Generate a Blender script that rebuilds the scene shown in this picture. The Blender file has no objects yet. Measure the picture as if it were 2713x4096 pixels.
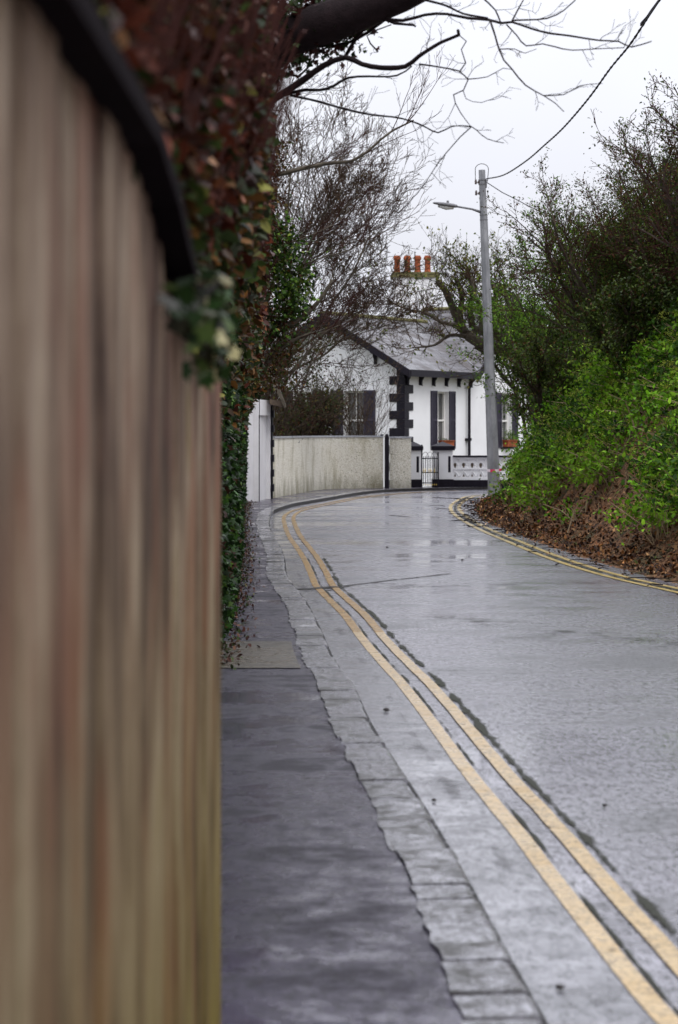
import bpy, math, random
import numpy as np
from mathutils import Vector, noise
from mathutils.geometry import tessellate_polygon
sc = bpy.context.scene
COL = sc.collection
FL, CX, CY, EYE = 9000.0, 1356.5, 1720.0, 1.7
rs = np.random.RandomState(7)
random.seed(7)
R = math.radians

def P(x, y, D):
    return ((x-CX)*D/FL, D, EYE-(y-CY)*D/FL)
def G(x, y, z=0.0):
    D = (EYE-z)*FL/(y-CY)
    return ((x-CX)*D/FL, D)
def z3(x, y): return 900+x/1.96, 1500+y/1.96
def z4(x, y): return 1000+x/.9153, y/.9153
def z5(x, y): return 1800+x/1.717, 1200+y/1.717
def z7(x, y): return 850+x/1.4933, 1900+y/1.4933
def z8(x, y): return 850+x/.8417, 2700+y/.8417

# ------------------------------------------------------------------ materials
def mat(name, base=(.5,.5,.5), rough=.6, **kw):
    m = bpy.data.materials.new(name); m.use_nodes = True
    b = m.node_tree.nodes['Principled BSDF']
    b.inputs['Base Color'].default_value = (*base, 1); b.inputs['Roughness'].default_value = rough
    for k, v in kw.items(): b.inputs[k].default_value = v
    return m, m.node_tree, b
def nd(nt, t, **kw):
    n = nt.nodes.new(t)
    for k, v in kw.items():
        if k in n.inputs: n.inputs[k].default_value = v
        else: setattr(n, k, v)
    return n
def coords(nt, scale=(1,1,1), kind='Object'):
    tc = nd(nt, 'ShaderNodeTexCoord'); mp = nd(nt, 'ShaderNodeMapping')
    mp.inputs['Scale'].default_value = scale
    nt.links.new(tc.outputs[kind], mp.inputs[0]); return mp.outputs[0]
def noi(nt, vec, scale, detail=4, rough=.6, dist=0):
    n = nd(nt, 'ShaderNodeTexNoise'); n.inputs['Scale'].default_value = scale
    n.inputs['Detail'].default_value = detail; n.inputs['Roughness'].default_value = rough
    n.inputs['Distortion'].default_value = dist
    nt.links.new(vec, n.inputs['Vector']); return n.outputs['Fac']
def ramp(nt, fac, stops):
    r = nd(nt, 'ShaderNodeValToRGB'); nt.links.new(fac, r.inputs[0])
    el = r.color_ramp.elements
    while len(el) < len(stops): el.new(.5)
    for e, (p, c) in zip(el, stops):
        e.position = p; e.color = (*c, 1) if len(c) == 3 else c
    return r.outputs[0]
def g3(v): return (v, v, v)
def mrange(nt, fac, a, b, c, d):
    n = nd(nt, 'ShaderNodeMapRange'); nt.links.new(fac, n.inputs[0])
    for i, v in enumerate((a, b, c, d)): n.inputs[i+1].default_value = v
    return n.outputs[0]
def mix(nt, fac, a, b, blend='MIX'):
    n = nd(nt, 'ShaderNodeMix'); n.data_type = 'RGBA'; n.blend_type = blend
    for sock, v in ((n.inputs[0], fac), (n.inputs[6], a), (n.inputs[7], b)):
        if isinstance(v, (int, float)): sock.default_value = v
        elif isinstance(v, tuple): sock.default_value = (*v, 1)
        else: nt.links.new(v, sock)
    return n.outputs[2]
def bump(nt, b, h, strength, dist=.01):
    n = nd(nt, 'ShaderNodeBump'); n.inputs['Strength'].default_value = strength; n.inputs['Distance'].default_value = dist
    nt.links.new(h, n.inputs['Height']); nt.links.new(n.outputs[0], b.inputs['Normal'])
def math_(nt, op, a, b=None):
    n = nd(nt, 'ShaderNodeMath'); n.operation = op
    for i, v in enumerate((a, b)):
        if v is None: continue
        if isinstance(v, (int, float)): n.inputs[i].default_value = v
        else: nt.links.new(v, n.inputs[i])
    return n.outputs[0]
def zcoord(nt, vec, i=2):
    s = nd(nt, 'ShaderNodeSeparateXYZ'); nt.links.new(vec, s.inputs[0]); return s.outputs[i]
M = {}
def simple(name, base, rough=.6, var=.25, scale=8, bs=.15, **kw):
    m, nt, b = mat(name, base, rough, **kw); v = coords(nt)
    if 'Specular IOR Level' not in kw and rough > .42: b.inputs['Specular IOR Level'].default_value = .15
    f = noi(nt, v, scale, 6)
    lo = tuple(c*(1-var) for c in base); hi = tuple(min(1, c*(1+var)) for c in base)
    nt.links.new(ramp(nt, f, [(.3, lo), (.7, hi)]), b.inputs['Base Color'])
    if bs: bump(nt, b, noi(nt, v, scale*6, 3), bs, .01)
    M[name] = m; return m
def wet_asphalt(name, dark, light, r0, r1, big, spec=.5, coat=.5, grit=.5, wear=.6, lowc=.3, st=(.35,1.6,1), wc=(.016,.017,.014)):
    m, nt, b = mat(name, dark, .4); v = coords(nt); vs = coords(nt, st)
    sp = noi(nt, v, 90, 3, .7); pa = noi(nt, vs, big, 5, .62, .4); pa2 = noi(nt, v, big*5, 5, .65)
    sp2 = noi(nt, coords(nt, (1,.33,1)), 30, 6, .85)
    c1 = ramp(nt, math_(nt,'ADD',math_(nt,'MULTIPLY',sp,.3),math_(nt,'MULTIPLY',sp2,.7)), [(.41, dark), (.53, light)])
    c2 = mix(nt, mrange(nt, math_(nt,'ADD', math_(nt, 'MULTIPLY', pa, .6), math_(nt, 'MULTIPLY', pa2, .4)), .43, .60, 0, wear), c1, wc)
    nt.links.new(c2, b.inputs['Base Color'])
    f = math_(nt, 'ADD', math_(nt, 'MULTIPLY', pa, .6), math_(nt, 'MULTIPLY', pa2, .4))
    nt.links.new(mrange(nt, f, .38, .62, r0, r1), b.inputs['Roughness'])
    b.inputs['Coat IOR'].default_value = 1.33
    spk = math_(nt,'ADD',math_(nt,'MULTIPLY',sp,.3),math_(nt,'MULTIPLY',sp2,.7))
    nt.links.new(math_(nt,'MULTIPLY', mrange(nt, spk, .40, .56, coat*.4, coat), mrange(nt, math_(nt,'ADD', math_(nt, 'MULTIPLY', pa, .5), math_(nt, 'MULTIPLY', pa2, .5)), .42, .58, 1.0, lowc)), b.inputs['Coat Weight'])
    nt.links.new(mrange(nt, f, .40, .6, r0*.6, r1*.9), b.inputs['Coat Roughness'])
    b.inputs['Specular IOR Level'].default_value = spec
    h = math_(nt, 'ADD', noi(nt, v, 140, 2, .6), math_(nt, 'ADD', math_(nt, 'MULTIPLY', sp2, 2.2), math_(nt, 'MULTIPLY', noi(nt, v, 9, 4, .6), 2.0)))
    bump(nt, b, h, grit, .006)
    M[name] = m
wet_asphalt('road', (.020,.020,.026), (.50,.49,.56), .10, .36, .3, coat=1.0, grit=.35, wear=.75)
wet_asphalt('path', (.007,.004,.013), (.056,.042,.088), .08, .55, 1.1, coat=1.0, grit=.9, wear=.8, lowc=.05, st=(.9,1.25,1), wc=(.008,.006,.010))
wet_asphalt('gutter', (.10,.10,.115), (.36,.36,.40), .06, .32, .9, coat=.9, grit=.22)
wet_asphalt('kerbstone', (.08,.078,.08), (.40,.40,.45), .06, .42, 2.3, coat=1.0, grit=.7, wear=.95, lowc=.3, st=(1,1,1), wc=(.03,.027,.02))
wet_asphalt('patch', (.035,.027,.016), (.12,.09,.055), .12, .5, 1.5, coat=.6, grit=.5)
simple('kerbface', (.03,.028,.027), .5, .6, 20, .6)
simple('white_render', (.80,.80,.81), .8, .05, 1.3, .2)
simple('out_render', (.66,.65,.66), .8, .08, 2.5, .12)
simple('black_paint', (.012,.010,.016), .45, .3, 10, .1)
simple('shutter', (.045,.04,.06), .5, .15, 10, 0)
simple('white_paint', (.8,.79,.76), .4, .03, 10, 0)
simple('curtain', (.66,.64,.60), .9, .2, 6, 0)
simple('terracotta', (.27,.075,.032), .8, .4, 6, .3)
simple('brown_soffit', (.10,.075,.055), .7, .3, 9, .2)
simple('soil', (.10,.05,.025), .9, .5, 7, .8)
simple('bark', (.060,.045,.035), .85, .5, 12, .6)
simple('bark_grey', (.085,.072,.055), .85, .5, 10, .6)
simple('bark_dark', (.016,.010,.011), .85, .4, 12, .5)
simple('twig', (.050,.030,.019), .8, .35, 3, 0)
simple('twig_red', (.045,.016,.013), .8, .35, 3, 0)
simple('pale_stem', (.32,.24,.15), .8, .3, 9, 0)
simple('ceramic', (.09,.06,.05), .3, .2, 9, 0)
simple('cable', (.012,.010,.014), .5, .2, 9, 0)
simple('lamp_grey', (.16,.16,.17), .5, .2, 9, .1)
simple('stone_grey', (.05,.045,.045), .5, .4, 20, .4)
simple('gold_paint', (.55,.40,.10), .4, .1, 9, 0)
simple('tape_red', (.55,.02,.10), .35, .05, 9, 0)
simple('tape_white', (.7,.62,.66), .35, .05, 9, 0)
simple('coping_slate', (.40,.41,.45), .3, .25, 9, .3, **{'Coat Weight': .5})
simple('dark_coping', (.006,.0035,.005), .9, .3, 6, .3, **{'Specular IOR Level': .03})
simple('ground', (.05,.055,.025), .9, .4, 2, .5)
simple('moss_roof', (.14,.13,.06), .9, .5, 8, .5)

m, nt, b = mat('glass', (.05,.055,.06), .06); b.inputs['Specular IOR Level'].default_value = .8; b.inputs['Alpha'].default_value = .38; M['glass'] = m
m, nt, b = mat('lens', (.5,.5,.48), .2); M['lens'] = m

# galvanised pole
m, nt, b = mat('galv', (.3,.31,.32), .45); v = coords(nt, (1,1,.35))
f = noi(nt, v, 5, 6, .65); f2 = noi(nt, coords(nt), 40, 3)
nt.links.new(ramp(nt, f, [(.3, (.13,.135,.145)), (.7, (.30,.305,.32))]), b.inputs['Base Color'])
b.inputs['Metallic'].default_value = .25; bump(nt, b, f2, .2); M['galv'] = m

# roughcast with stains
m, nt, b = mat('roughcast', (.5,.48,.4), .85); v = coords(nt)
vo = nd(nt, 'ShaderNodeTexVoronoi'); vo.inputs['Scale'].default_value = 30; nt.links.new(v, vo.inputs['Vector'])
pit = noi(nt, v, 22, 3, .7); big = noi(nt, coords(nt, (1.2,1.2,.4)), 2.2, 6, .65)
base = ramp(nt, pit, [(.28, (.28,.25,.17)), (.42, (.76,.72,.60)), (.70, (.90,.88,.80))])
c = mix(nt, mrange(nt, big, .48, .75, 0, .55), base, (.55,.48,.26))
zz = zcoord(nt, v)
low = math_(nt, 'ADD', mrange(nt, zz, .05, .55, .62, 0), mrange(nt, big, .4, .65, -.25, .3))
lowc = nd(nt, 'ShaderNodeClamp'); nt.links.new(low, lowc.inputs[0])
c = mix(nt, math_(nt, 'MULTIPLY', lowc.outputs[0], .85), c, (.10,.09,.035))
nt.links.new(c, b.inputs['Base Color'])
bump(nt, b, math_(nt, 'ADD', vo.outputs['Distance'], pit), .9, .02); M['roughcast'] = m

# slate roof (object coords: x along eave, y up slope)
m, nt, b = mat('slate', (.2,.2,.22), .35); v = coords(nt)
br = nd(nt, 'ShaderNodeTexBrick'); nt.links.new(v, br.inputs['Vector'])
br.inputs['Scale'].default_value = 1; br.inputs['Brick Width'].default_value = .5; br.inputs['Row Height'].default_value = .21
br.inputs['Mortar Size'].default_value = .02; br.inputs['Color1'].default_value = (.06,.056,.062,1); br.inputs['Color2'].default_value = (.10,.095,.105,1)
br.inputs['Mortar'].default_value = (.03,.03,.035,1)
f = noi(nt, v, 1.1, 5, .6)
nt.links.new(mix(nt, mrange(nt, f, .45, .65, 0, .55), br.outputs['Color'], (.075,.058,.045)), b.inputs['Base Color'])
nt.links.new(mrange(nt, f, .4, .6, .25, .75), b.inputs['Roughness'])
b.inputs['Coat Weight'].default_value = .15; b.inputs['Coat Roughness'].default_value = .2
bump(nt, b, br.outputs['Fac'], -.4, .02); M['slate'] = m

# yellow paint, worn
def paint(name, c1, c2, dirt):
    m, nt, b = mat(name, c1, .3); v = coords(nt)
    f = noi(nt, v, 3.0, 6, .7); f2 = noi(nt, v, 45, 4, .75)
    c = mix(nt, mrange(nt, f, .4, .65, 0, 1), c1, c2)
    c = mix(nt, mrange(nt, f2, .47, .66, 0, dirt), c, (.07,.055,.04))
    nt.links.new(c, b.inputs['Base Color']); nt.links.new(mrange(nt, f, .35, .65, .18, .5), b.inputs['Roughness'])
    b.inputs['Coat Weight'].default_value = .4; b.inputs['Coat Roughness'].default_value = .2
    b.inputs['Specular IOR Level'].default_value = .3
    f3 = noi(nt, v, 11, 8, .8); nt.links.new(mrange(nt, f3, .58, .66, 1, .25), b.inputs['Alpha'])
    bump(nt, b, f2, .5, .004); M[name] = m
paint('yellow_pale', (.66,.49,.26), (.56,.39,.18), .8)
paint('yellow_ochre', (.44,.26,.055), (.36,.19,.03), .85)
paint('yellow_cream', (.68,.52,.22), (.56,.40,.12), .7)

# translucent-edged overlay (moss, damp): alpha by noise
def patchy(name, col, scale, lo, hi, rough=.7, sx=(1,1,1), edge=None):
    m, nt, b = mat(name, col, rough); v = coords(nt, sx)
    f = noi(nt, v, scale, 6, .7)
    if edge:
        at = nd(nt, 'ShaderNodeAttribute'); at.attribute_name = 'edge'
        f = math_(nt, 'ADD', f, math_(nt, 'MULTIPLY', at.outputs['Fac'], -edge))
    a = mrange(nt, f, lo, hi, 0, 1)
    nt.links.new(a, b.inputs['Alpha']); M[name] = m; return nt, b
patchy('moss', (.018,.020,.010), 4.5, .37, .48, .8, edge=.22, sx=(1,.3,1))
patchy('dark_patch', (.035,.038,.028), 5, .50, .68, .6, edge=.32, sx=(.7,1.3,1))
patchy('crack', (.015,.014,.014), 14, .35, .5, .7)
patchy('damp', (.06,.055,.06), 1.3, .5, .75, .5, edge=.2)

# fence boards: streaky vertical wood
m, nt, b = mat('boards', (.3,.22,.15), .85, **{'Specular IOR Level': .1}); v = coords(nt, (1, 2.6, .8)); vf = coords(nt, (1, 16, .9))
f = noi(nt, v, 2.0, 5, .6); f2 = noi(nt, vf, 3.5, 6, .7); f3 = noi(nt, coords(nt, (1, 2.2, .6)), 1.9, 4)
c = ramp(nt, f, [(.30, (.028,.019,.018)), (.42, (.10,.068,.050)), (.52, (.19,.138,.098)), (.62, (.31,.25,.185)), (.73, (.20,.15,.08))])
c = mix(nt, mrange(nt, f3, .5, .64, 0, .75), c, (.20,.090,.062))
c = mix(nt, mrange(nt, f2, .52, .75, 0, .5), c, (.03,.022,.02))
zz = zcoord(nt, coords(nt))
c = mix(nt, math_(nt, 'MULTIPLY', mrange(nt, zz, .2, 1.7, .85, 0), mrange(nt, f, .3, .6, .3, 1)), c, (.17,.135,.02))
nt.links.new(c, b.inputs['Base Color']); bump(nt, b, f2, .6, .01); M['boards'] = m

# leaves: per-vertex leaf colour
def leafmat(name, rough=.5, tr=.25):
    m, nt, b = mat(name, (.05,.1,.03), rough)
    at = nd(nt, 'ShaderNodeAttribute'); at.attribute_name = 'Col'; b.inputs['Specular IOR Level'].default_value = .12
    nt.links.new(at.outputs['Color'], b.inputs['Base Color'])
    t = nd(nt, 'ShaderNodeBsdfTranslucent'); nt.links.new(at.outputs['Color'], t.inputs[0])
    mx = nd(nt, 'ShaderNodeMixShader'); mx.inputs[0].default_value = tr
    nt.links.new(b.outputs[0], mx.inputs[1]); nt.links.new(t.outputs[0], mx.inputs[2])
    nt.links.new(mx.outputs[0], nt.nodes['Material Output'].inputs[0]); M[name] = m
leafmat('leaf', .6, .35); leafmat('leaf_gloss', .42, .15); leafmat('litter', .55, 0)

# bank soil
m, nt, b = mat('bank', (.1,.06,.03), .9); v = coords(nt)
f = noi(nt, v, 1.3, 8, .7); f2 = noi(nt, v, 18, 6, .7)
c = ramp(nt, f2, [(.3, (.05,.026,.012)), (.5, (.24,.11,.045)), (.72, (.45,.24,.10))])
c = mix(nt, mrange(nt, f, .5, .6, 0, .8), c, (.035,.045,.012))
nt.links.new(c, b.inputs['Base Color']); bump(nt, b, math_(nt, 'ADD', f2, f), 1, .08); M['bank'] = m

# ------------------------------------------------------------------ mesh building
def tag(o, label=None, cat=None, group=None, kind=None):
    if label: o['label'] = label
    if cat: o['category'] = cat
    if group: o['group'] = group
    if kind: o['kind'] = kind
    return o
def empty(name, loc=(0,0,0), rz=0, **kw):
    o = bpy.data.objects.new(name, None); COL.objects.link(o); o.location = loc; o.rotation_euler = (0,0,rz)
    o.empty_display_size = .2
    return tag(o, **kw)
def addobj(name, me, m, parent=None, origin=None):
    o = bpy.data.objects.new(name, me); COL.objects.link(o)
    if m: me.materials.append(M[m])
    if parent:
        o.parent = parent
        if origin is not None: o.location = origin
    return o
class MB:
    def __init__(s): s.v = []; s.f = []
    def box(s, a, b):
        n = len(s.v); x0,y0,z0 = a; x1,y1,z1 = b
        s.v += [(x0,y0,z0),(x1,y0,z0),(x1,y1,z0),(x0,y1,z0),(x0,y0,z1),(x1,y0,z1),(x1,y1,z1),(x0,y1,z1)]
        s.f += [tuple(n+i for i in q) for q in ((0,3,2,1),(4,5,6,7),(0,1,5,4),(1,2,6,5),(2,3,7,6),(3,0,4,7))]
        return s
    def prism(s, poly, off):
        n = len(s.v); k = len(poly); off = Vector(off)
        s.v += [tuple(p) for p in poly] + [tuple(Vector(p)+off) for p in poly]
        s.f.append(tuple(range(n, n+k))); s.f.append(tuple(range(n+2*k-1, n+k-1, -1)))
        for i in range(k):
            j = (i+1) % k; s.f.append((n+j, n+i, n+k+i, n+k+j))
        return s
    def tube(s, pts, rad, n=6, cap=True):
        pts = [Vector(p) for p in pts]; base = len(s.v); m_ = len(pts)
        if isinstance(rad, (int, float)): rad = [rad]*m_
        t = (pts[1]-pts[0]).normalized(); a = t.orthogonal().normalized()
        for i, p in enumerate(pts):
            if 0 < i < m_-1: t = (pts[i+1]-pts[i-1])
            elif i == m_-1: t = pts[i]-pts[i-1]
            else: t = pts[1]-pts[0]
            if t.length < 1e-9: t = Vector((0,0,1))
            t.normalize(); a = (a - t*a.dot(t))
            if a.length < 1e-6: a = t.orthogonal()
            a.normalize(); c = t.cross(a)
            for k in range(n):
                w = 2*math.pi*k/n; q = p + (a*math.cos(w)+c*math.sin(w))*rad[i]; s.v.append((q.x,q.y,q.z))
        for i in range(m_-1):
            for k in range(n):
                k2 = (k+1) % n; b0 = base+i*n; b1 = b0+n
                s.f.append((b0+k, b0+k2, b1+k2, b1+k))
        if cap:
            s.f.append(tuple(base+k for k in range(n-1,-1,-1))); s.f.append(tuple(base+(m_-1)*n+k for k in range(n)))
        return s
    def lathe(s, c, prof, n=16):
        return s.tube([(c[0],c[1],c[2]+z) for r,z in prof], [r for r,z in prof], n)
    def build(s, name, m, parent=None, smooth=False, bevel=0, **kw):
        me = bpy.data.meshes.new(name); me.from_pydata(s.v, [], s.f); me.update()
        if smooth: me.polygons.foreach_set('use_smooth', [True]*len(me.polygons))
        o = addobj(name, me, m, parent)
        if bevel:
            bm_ = o.modifiers.new('b', 'BEVEL'); bm_.width = bevel; bm_.segments = 2; bm_.limit_method = 'ANGLE'
        return tag(o, **kw)

def catmull(pts, step=.5):
    pts = [np.array(p, float) for p in pts]; out = []
    P_ = [2*pts[0]-pts[1]] + pts + [2*pts[-1]-pts[-2]]
    for i in range(1, len(P_)-2):
        p0,p1,p2,p3 = P_[i-1:i+3]; n = max(1, int(np.linalg.norm(p2-p1)/step))
        for k in range(n):
            t = k/n
            out.append(.5*((2*p1)+(-p0+p2)*t+(2*p0-5*p1+4*p2-p3)*t*t+(-p0+3*p1-3*p2+p3)*t**3))
    out.append(pts[-1]); return np.array(out)
def smooth_line(a, it=3):
    a = a.copy()
    for _ in range(it): a[1:-1] = .25*a[:-2]+.5*a[1:-1]+.25*a[2:]
    return a
def normals2(a):
    t = np.gradient(a, axis=0); t /= np.linalg.norm(t, axis=1)[:,None]+1e-9
    return np.stack([t[:,1], -t[:,0]], 1)     # to the right of travel
def offset(a, d): return a + normals2(a)*(d if np.isscalar(d) else np.asarray(d)[:,None])
def strip(name, a, b, za, zb, m, parent=None, edge=None, cuts=1, **kw):
    mb = MB(); n = len(a); ev = []
    for j in range(cuts+1):
        t = j/cuts
        for i in range(n):
            p = a[i]*(1-t)+b[i]*t; mb.v.append((p[0], p[1], (za[i] if hasattr(za,'__len__') else za)*(1-t)+(zb[i] if hasattr(zb,'__len__') else zb)*t)); ev.append(abs(2*t-1))
    for j in range(cuts):
        for i in range(n-1): mb.f.append((j*n+i, (j+1)*n+i, (j+1)*n+i+1, j*n+i+1))
    o = mb.build(name, m, parent, **kw)
    if edge:
        at = o.data.attributes.new('edge', 'FLOAT', 'POINT'); at.data.foreach_set('value', ev)
    return o
def fillpoly(name, pts, m, **kw):
    tri = tessellate_polygon([[Vector((p[0],p[1],0)) for p in pts]])
    mb = MB(); mb.v = [tuple(p) for p in pts]
    for t in tri:
        a,b,c = (Vector(pts[i]) for i in t)
        t = t if (b-a).cross(c-a).z > 0 else (t[0],t[2],t[1])
        mb.f.append(tuple(t))
    return mb.build(name, m, **kw)

# leaves in bulk
TPL = {
 'diamond': (np.array([(0,0,0),(.32,.5,.07),(0,1,-.05),(-.32,.5,.07)]), [(0,1,2,3)]),
 'leaf': (np.array([(0,0,0),(.3,.3,.08),(.22,.72,.06),(0,1,-.08),(-.22,.72,.06),(-.3,.3,.08),(0,.5,0)]), [(0,1,6,5),(1,2,3,6),(6,3,4,5)]),
 'ivy': (np.array([(0,0,0),(.42,.05,.05),(.30,.42,.02),(.5,.62,-.06),(.14,.66,.03),(0,1,-.1),(-.14,.66,.03),(-.5,.62,-.06),(-.30,.42,.02),(-.42,.05,.05)]), [(0,1,2,8,9),(2,3,4),(8,2,4,6),(4,5,6),(6,7,8)]),
 'sword': (np.array([(-.03,0,0),(.03,0,0),(.035,.6,.0),(0,1,-.12),(-.035,.6,.0)]), [(0,1,2,4),(4,2,3)]),
 'tri': (np.array([(-.4,0,0),(.4,.1,0),(0,.9,.06)]), [(0,1,2)]),
}
def leaves(name, pts, size, palette, weights=None, m='leaf', tpl='leaf', up=.3, parent=None, dirs=None, var=.35, rng=rs, cols=None, **kw):
    pts = np.asarray(pts, float); N = len(pts); T, F = TPL[tpl]; K = len(T)
    size = np.broadcast_to(np.asarray(size, float), (N,))
    if dirs is None:
        d = rng.normal(size=(N,3)); d[:,2] += up*rng.choice([-1,1], N)*0+up*0
    else: d = np.asarray(dirs, float) + rng.normal(size=(N,3))*.25
    d /= np.linalg.norm(d,axis=1)[:,None]
    nn = rng.normal(size=(N,3)); nn[:,2] = np.abs(nn[:,2])+up*2
    nn -= d*(nn*d).sum(1)[:,None]; nn /= np.linalg.norm(nn,axis=1)[:,None]+1e-9
    s = np.cross(d, nn)
    V = pts[:,None,:] + size[:,None,None]*(T[None,:,0,None]*s[:,None,:]+T[None,:,1,None]*d[:,None,:]+T[None,:,2,None]*nn[:,None,:])
    V = V.reshape(-1,3)
    me = bpy.data.meshes.new(name)
    me.vertices.add(len(V)); me.vertices.foreach_set('co', V.ravel().astype(np.float32))
    fl = [len(f) for f in F]; loops = np.concatenate([np.array(f) for f in F])
    L = (np.arange(N)[:,None]*K + loops[None,:]).ravel()
    me.loops.add(len(L)); me.loops.foreach_set('vertex_index', L.astype(np.int32))
    starts = np.concatenate([[0], np.cumsum(fl)[:-1]]); tot = sum(fl)
    st = (np.arange(N)[:,None]*tot + starts[None,:]).ravel()
    me.polygons.add(len(st)); me.polygons.foreach_set('loop_start', st.astype(np.int32))
    me.update(calc_edges=True)
    if cols is None:
        pal = np.array(palette, float); w = None if weights is None else np.array(weights)/sum(weights)
        c = pal[rng.choice(len(pal), N, p=w)]
        c = c*np.exp(rng.normal(size=(N,1))*var)
    else: c = cols
    c = np.clip(c, 0, 1); ca = np.concatenate([c, np.ones((N,1))], 1)
    ca = np.repeat(ca, K, axis=0)
    at = me.color_attributes.new('Col', 'FLOAT_COLOR', 'POINT'); at.data.foreach_set('color', ca.ravel().astype(np.float32))
    me.validate()
    o = addobj(name, me, m, parent); return tag(o, **kw)

# branching
def rot_dir(d, ang, rng):
    a = d.orthogonal().normalized(); c = d.cross(a); w = rng.uniform(0, 2*math.pi)
    e = a*math.cos(w)+c*math.sin(w)
    return (d*math.cos(ang)+e*math.sin(ang)).normalized()
def grow(mbs, tips, p, d, L, r, lvl, cfg, rng, bias=None):
    n = max(3, int(cfg['seg'][min(lvl, len(cfg['seg'])-1)])); pts = [Vector(p)]; rad = [r]; dd = Vector(d).normalized(); p = Vector(p)
    tap = cfg.get('taper', .45); dirs = [dd.copy()]
    for i in range(n):
        w = cfg['wander']
        dd = dd + Vector((rng.gauss(0,w), rng.gauss(0,w), rng.gauss(0,w))) + Vector(cfg['trop'])*(1/n)
        dd.normalize(); p = p + dd*(L/n); pts.append(p.copy()); dirs.append(dd.copy()); rad.append(max(cfg['rmin'], r*(1-(1-tap)*(i+1)/n)))
    sides = 8 if r > .08 else (6 if r > .03 else (4 if r > .012 else 3))
    mbs[min(lvl, len(mbs)-1)].tube(pts, rad, sides, cap=(r > .012))
    if lvl >= cfg['max']:
        tips.extend(pts[1:]); return
    if lvl >= cfg['max']-1: tips.extend(pts[-2:])
    k = cfg['kids'][lvl]; lo = cfg['lo'][lvl]
    for j in range(k):
        t = lo + (1-lo)*(j+rng.random())/k; idx = min(n-1, int(t*n)); fr = t*n-idx
        q = pts[idx].lerp(pts[idx+1], min(1, fr)); a = cfg['ang'][lvl]*rng.uniform(.6, 1.3)
        nd_ = rot_dir(dirs[idx+1], a, rng)
        if bias is not None: nd_ = (nd_+Vector(bias)*cfg.get('bw', .3)).normalized()
        rr = max(cfg['rmin'], rad[idx]*cfg['rr'])
        grow(mbs, tips, q, nd_, L*cfg['lr'][lvl]*rng.uniform(.7,1.25)*(1-.35*t), rr, lvl+1, cfg, rng, bias)

# ------------------------------------------------------------------ lines of the place
def sstep(x, a, b):
    t = np.clip((np.asarray(x, float)-a)/(b-a), 0, 1); return t*t*(3-2*t)
def pz(D): return .022 + .05*sstep(D, 32, 48)
K1t = [z8(1080,1130), z8(1040,1060), z8(1000,970), z8(940,880), z8(900,790), z8(860,720), z8(810,620), z8(760,540), z8(700,440), z8(660,370), z8(600,290), z8(550,210), z8(500,120), z8(470,30),
       z7(800,1230), z7(740,1150), z7(700,1080), z7(655,965), z7(600,850), z7(560,770), z7(500,690), z7(440,620), z7(432,560), z7(425,500), z7(405,440), z7(375,390), z7(345,335), z7(338,280), z7(352,240), z7(400,215), z7(480,190), z7(560,175)]
K1 = [(1.05,-6), (.78,2), (.68,4.6)] + [G(*p) for p in K1t] + [(-.14,55), (.52,58.8), (1.42,61.9), (2.37,62.9), (3.3,63.8), (4.4,64.4), (6,65), (9,66), (16,68)]
K1 = smooth_line(catmull(K1, .4), 3)
L1t = [z8(1520,1175), z8(1460,1090), z8(1390,1000), z8(1310,900), z8(1220,790), z8(1140,680), z8(1050,560), z8(960,450), z8(860,330), z8(780,220), z8(700,110), z8(612,0),
       z7(1110,1230), z7(1040,1150), z7(960,1060), z7(900,990), z7(850,920), z7(800,850), z7(730,780), z7(660,710), z7(615,660), z7(600,620), z7(575,560), z7(540,490), z7(500,430), z7(465,380), z7(445,340), z7(430,290), z7(426,262), z7(440,237), z7(480,215), z7(560,195), z7(650,177), z7(760,155)]
L1 = [(1.75,-6), (1.35,2), (1.2,4.6)] + [G(*p) for p in L1t] + [G(*z7(900,131)), (2.2,61.6), (3.3,62.8)]
L1 = smooth_line(catmull(L1, .35), 2)
R1t = [z5(1568,2012), z5(1300,1955), z5(1100,1908), z5(900,1850), z5(720,1790), z5(560,1730), z5(400,1662), z5(250,1600), z5(130,1540), z5(50,1490), z5(5,1440), z5(20,1400), z5(100,1355)]
R1 = [(5.2,-6), (4.6,10), (4.05,19)] + [G(*p) for p in R1t] + [(3.6,58.6), (5.2,60.2), (9,61.5), (14,63)]
R1 = smooth_line(catmull(R1, .4), 4)
BASE = [(6.0,-8), (5.4,8), (4.5,18), (4.0,23.5), (3.62,26), (3.36,29), (3.12,32.5), (2.9,37), (2.74,41.5), (2.84,46), (3.1,50.5), (3.6,55), (4.15,57.6), (5.5,59), (9,60), (16,61.5), (30,63)]
BASE = smooth_line(catmull(BASE, .5), 2)
WALL = [(-.40,-6), (-.52,6.2), (-.76,11), (-.90,15), (-.93,16.7), (-.97,19.5), (-1.2,26.3), (-1.47,33), (-1.95,44), (-2.12,50.4)]
WALL = catmull(WALL, .5)

# ground, road, path, kerb
mb = MB(); mb.v = [(-600,-60,-.09),(600,-60,-.09),(600,1500,-.09),(-600,1500,-.09)]; mb.f = [(0,1,2,3)]
mb.build('ground', 'ground', kind='structure')
Bo = offset(BASE, 1.5)       # under the bank
rd = [(p[0],p[1],0) for p in offset(K1, -.05)] + [(p[0],p[1],0) for p in [(16,62.5),(9,61.5),(6,60.5),(5,59.5)]]+[(p[0],p[1],0) for p in BASE[::-1] if p[0] < 5.5]
rd2 = []
for p in offset(K1, -.05): rd2.append((p[0],p[1],0))
rd2 += [(16,61.0,0),(9,60.2,0)]
for p in BASE[::-1]:
    if p[1] < 57.6 and p[1] > -6: rd2.append((p[0]+.9, p[1]+(.0 if p[1] < 50 else -.3), 0))
fillpoly('road', rd2, 'road', kind='structure')
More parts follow.
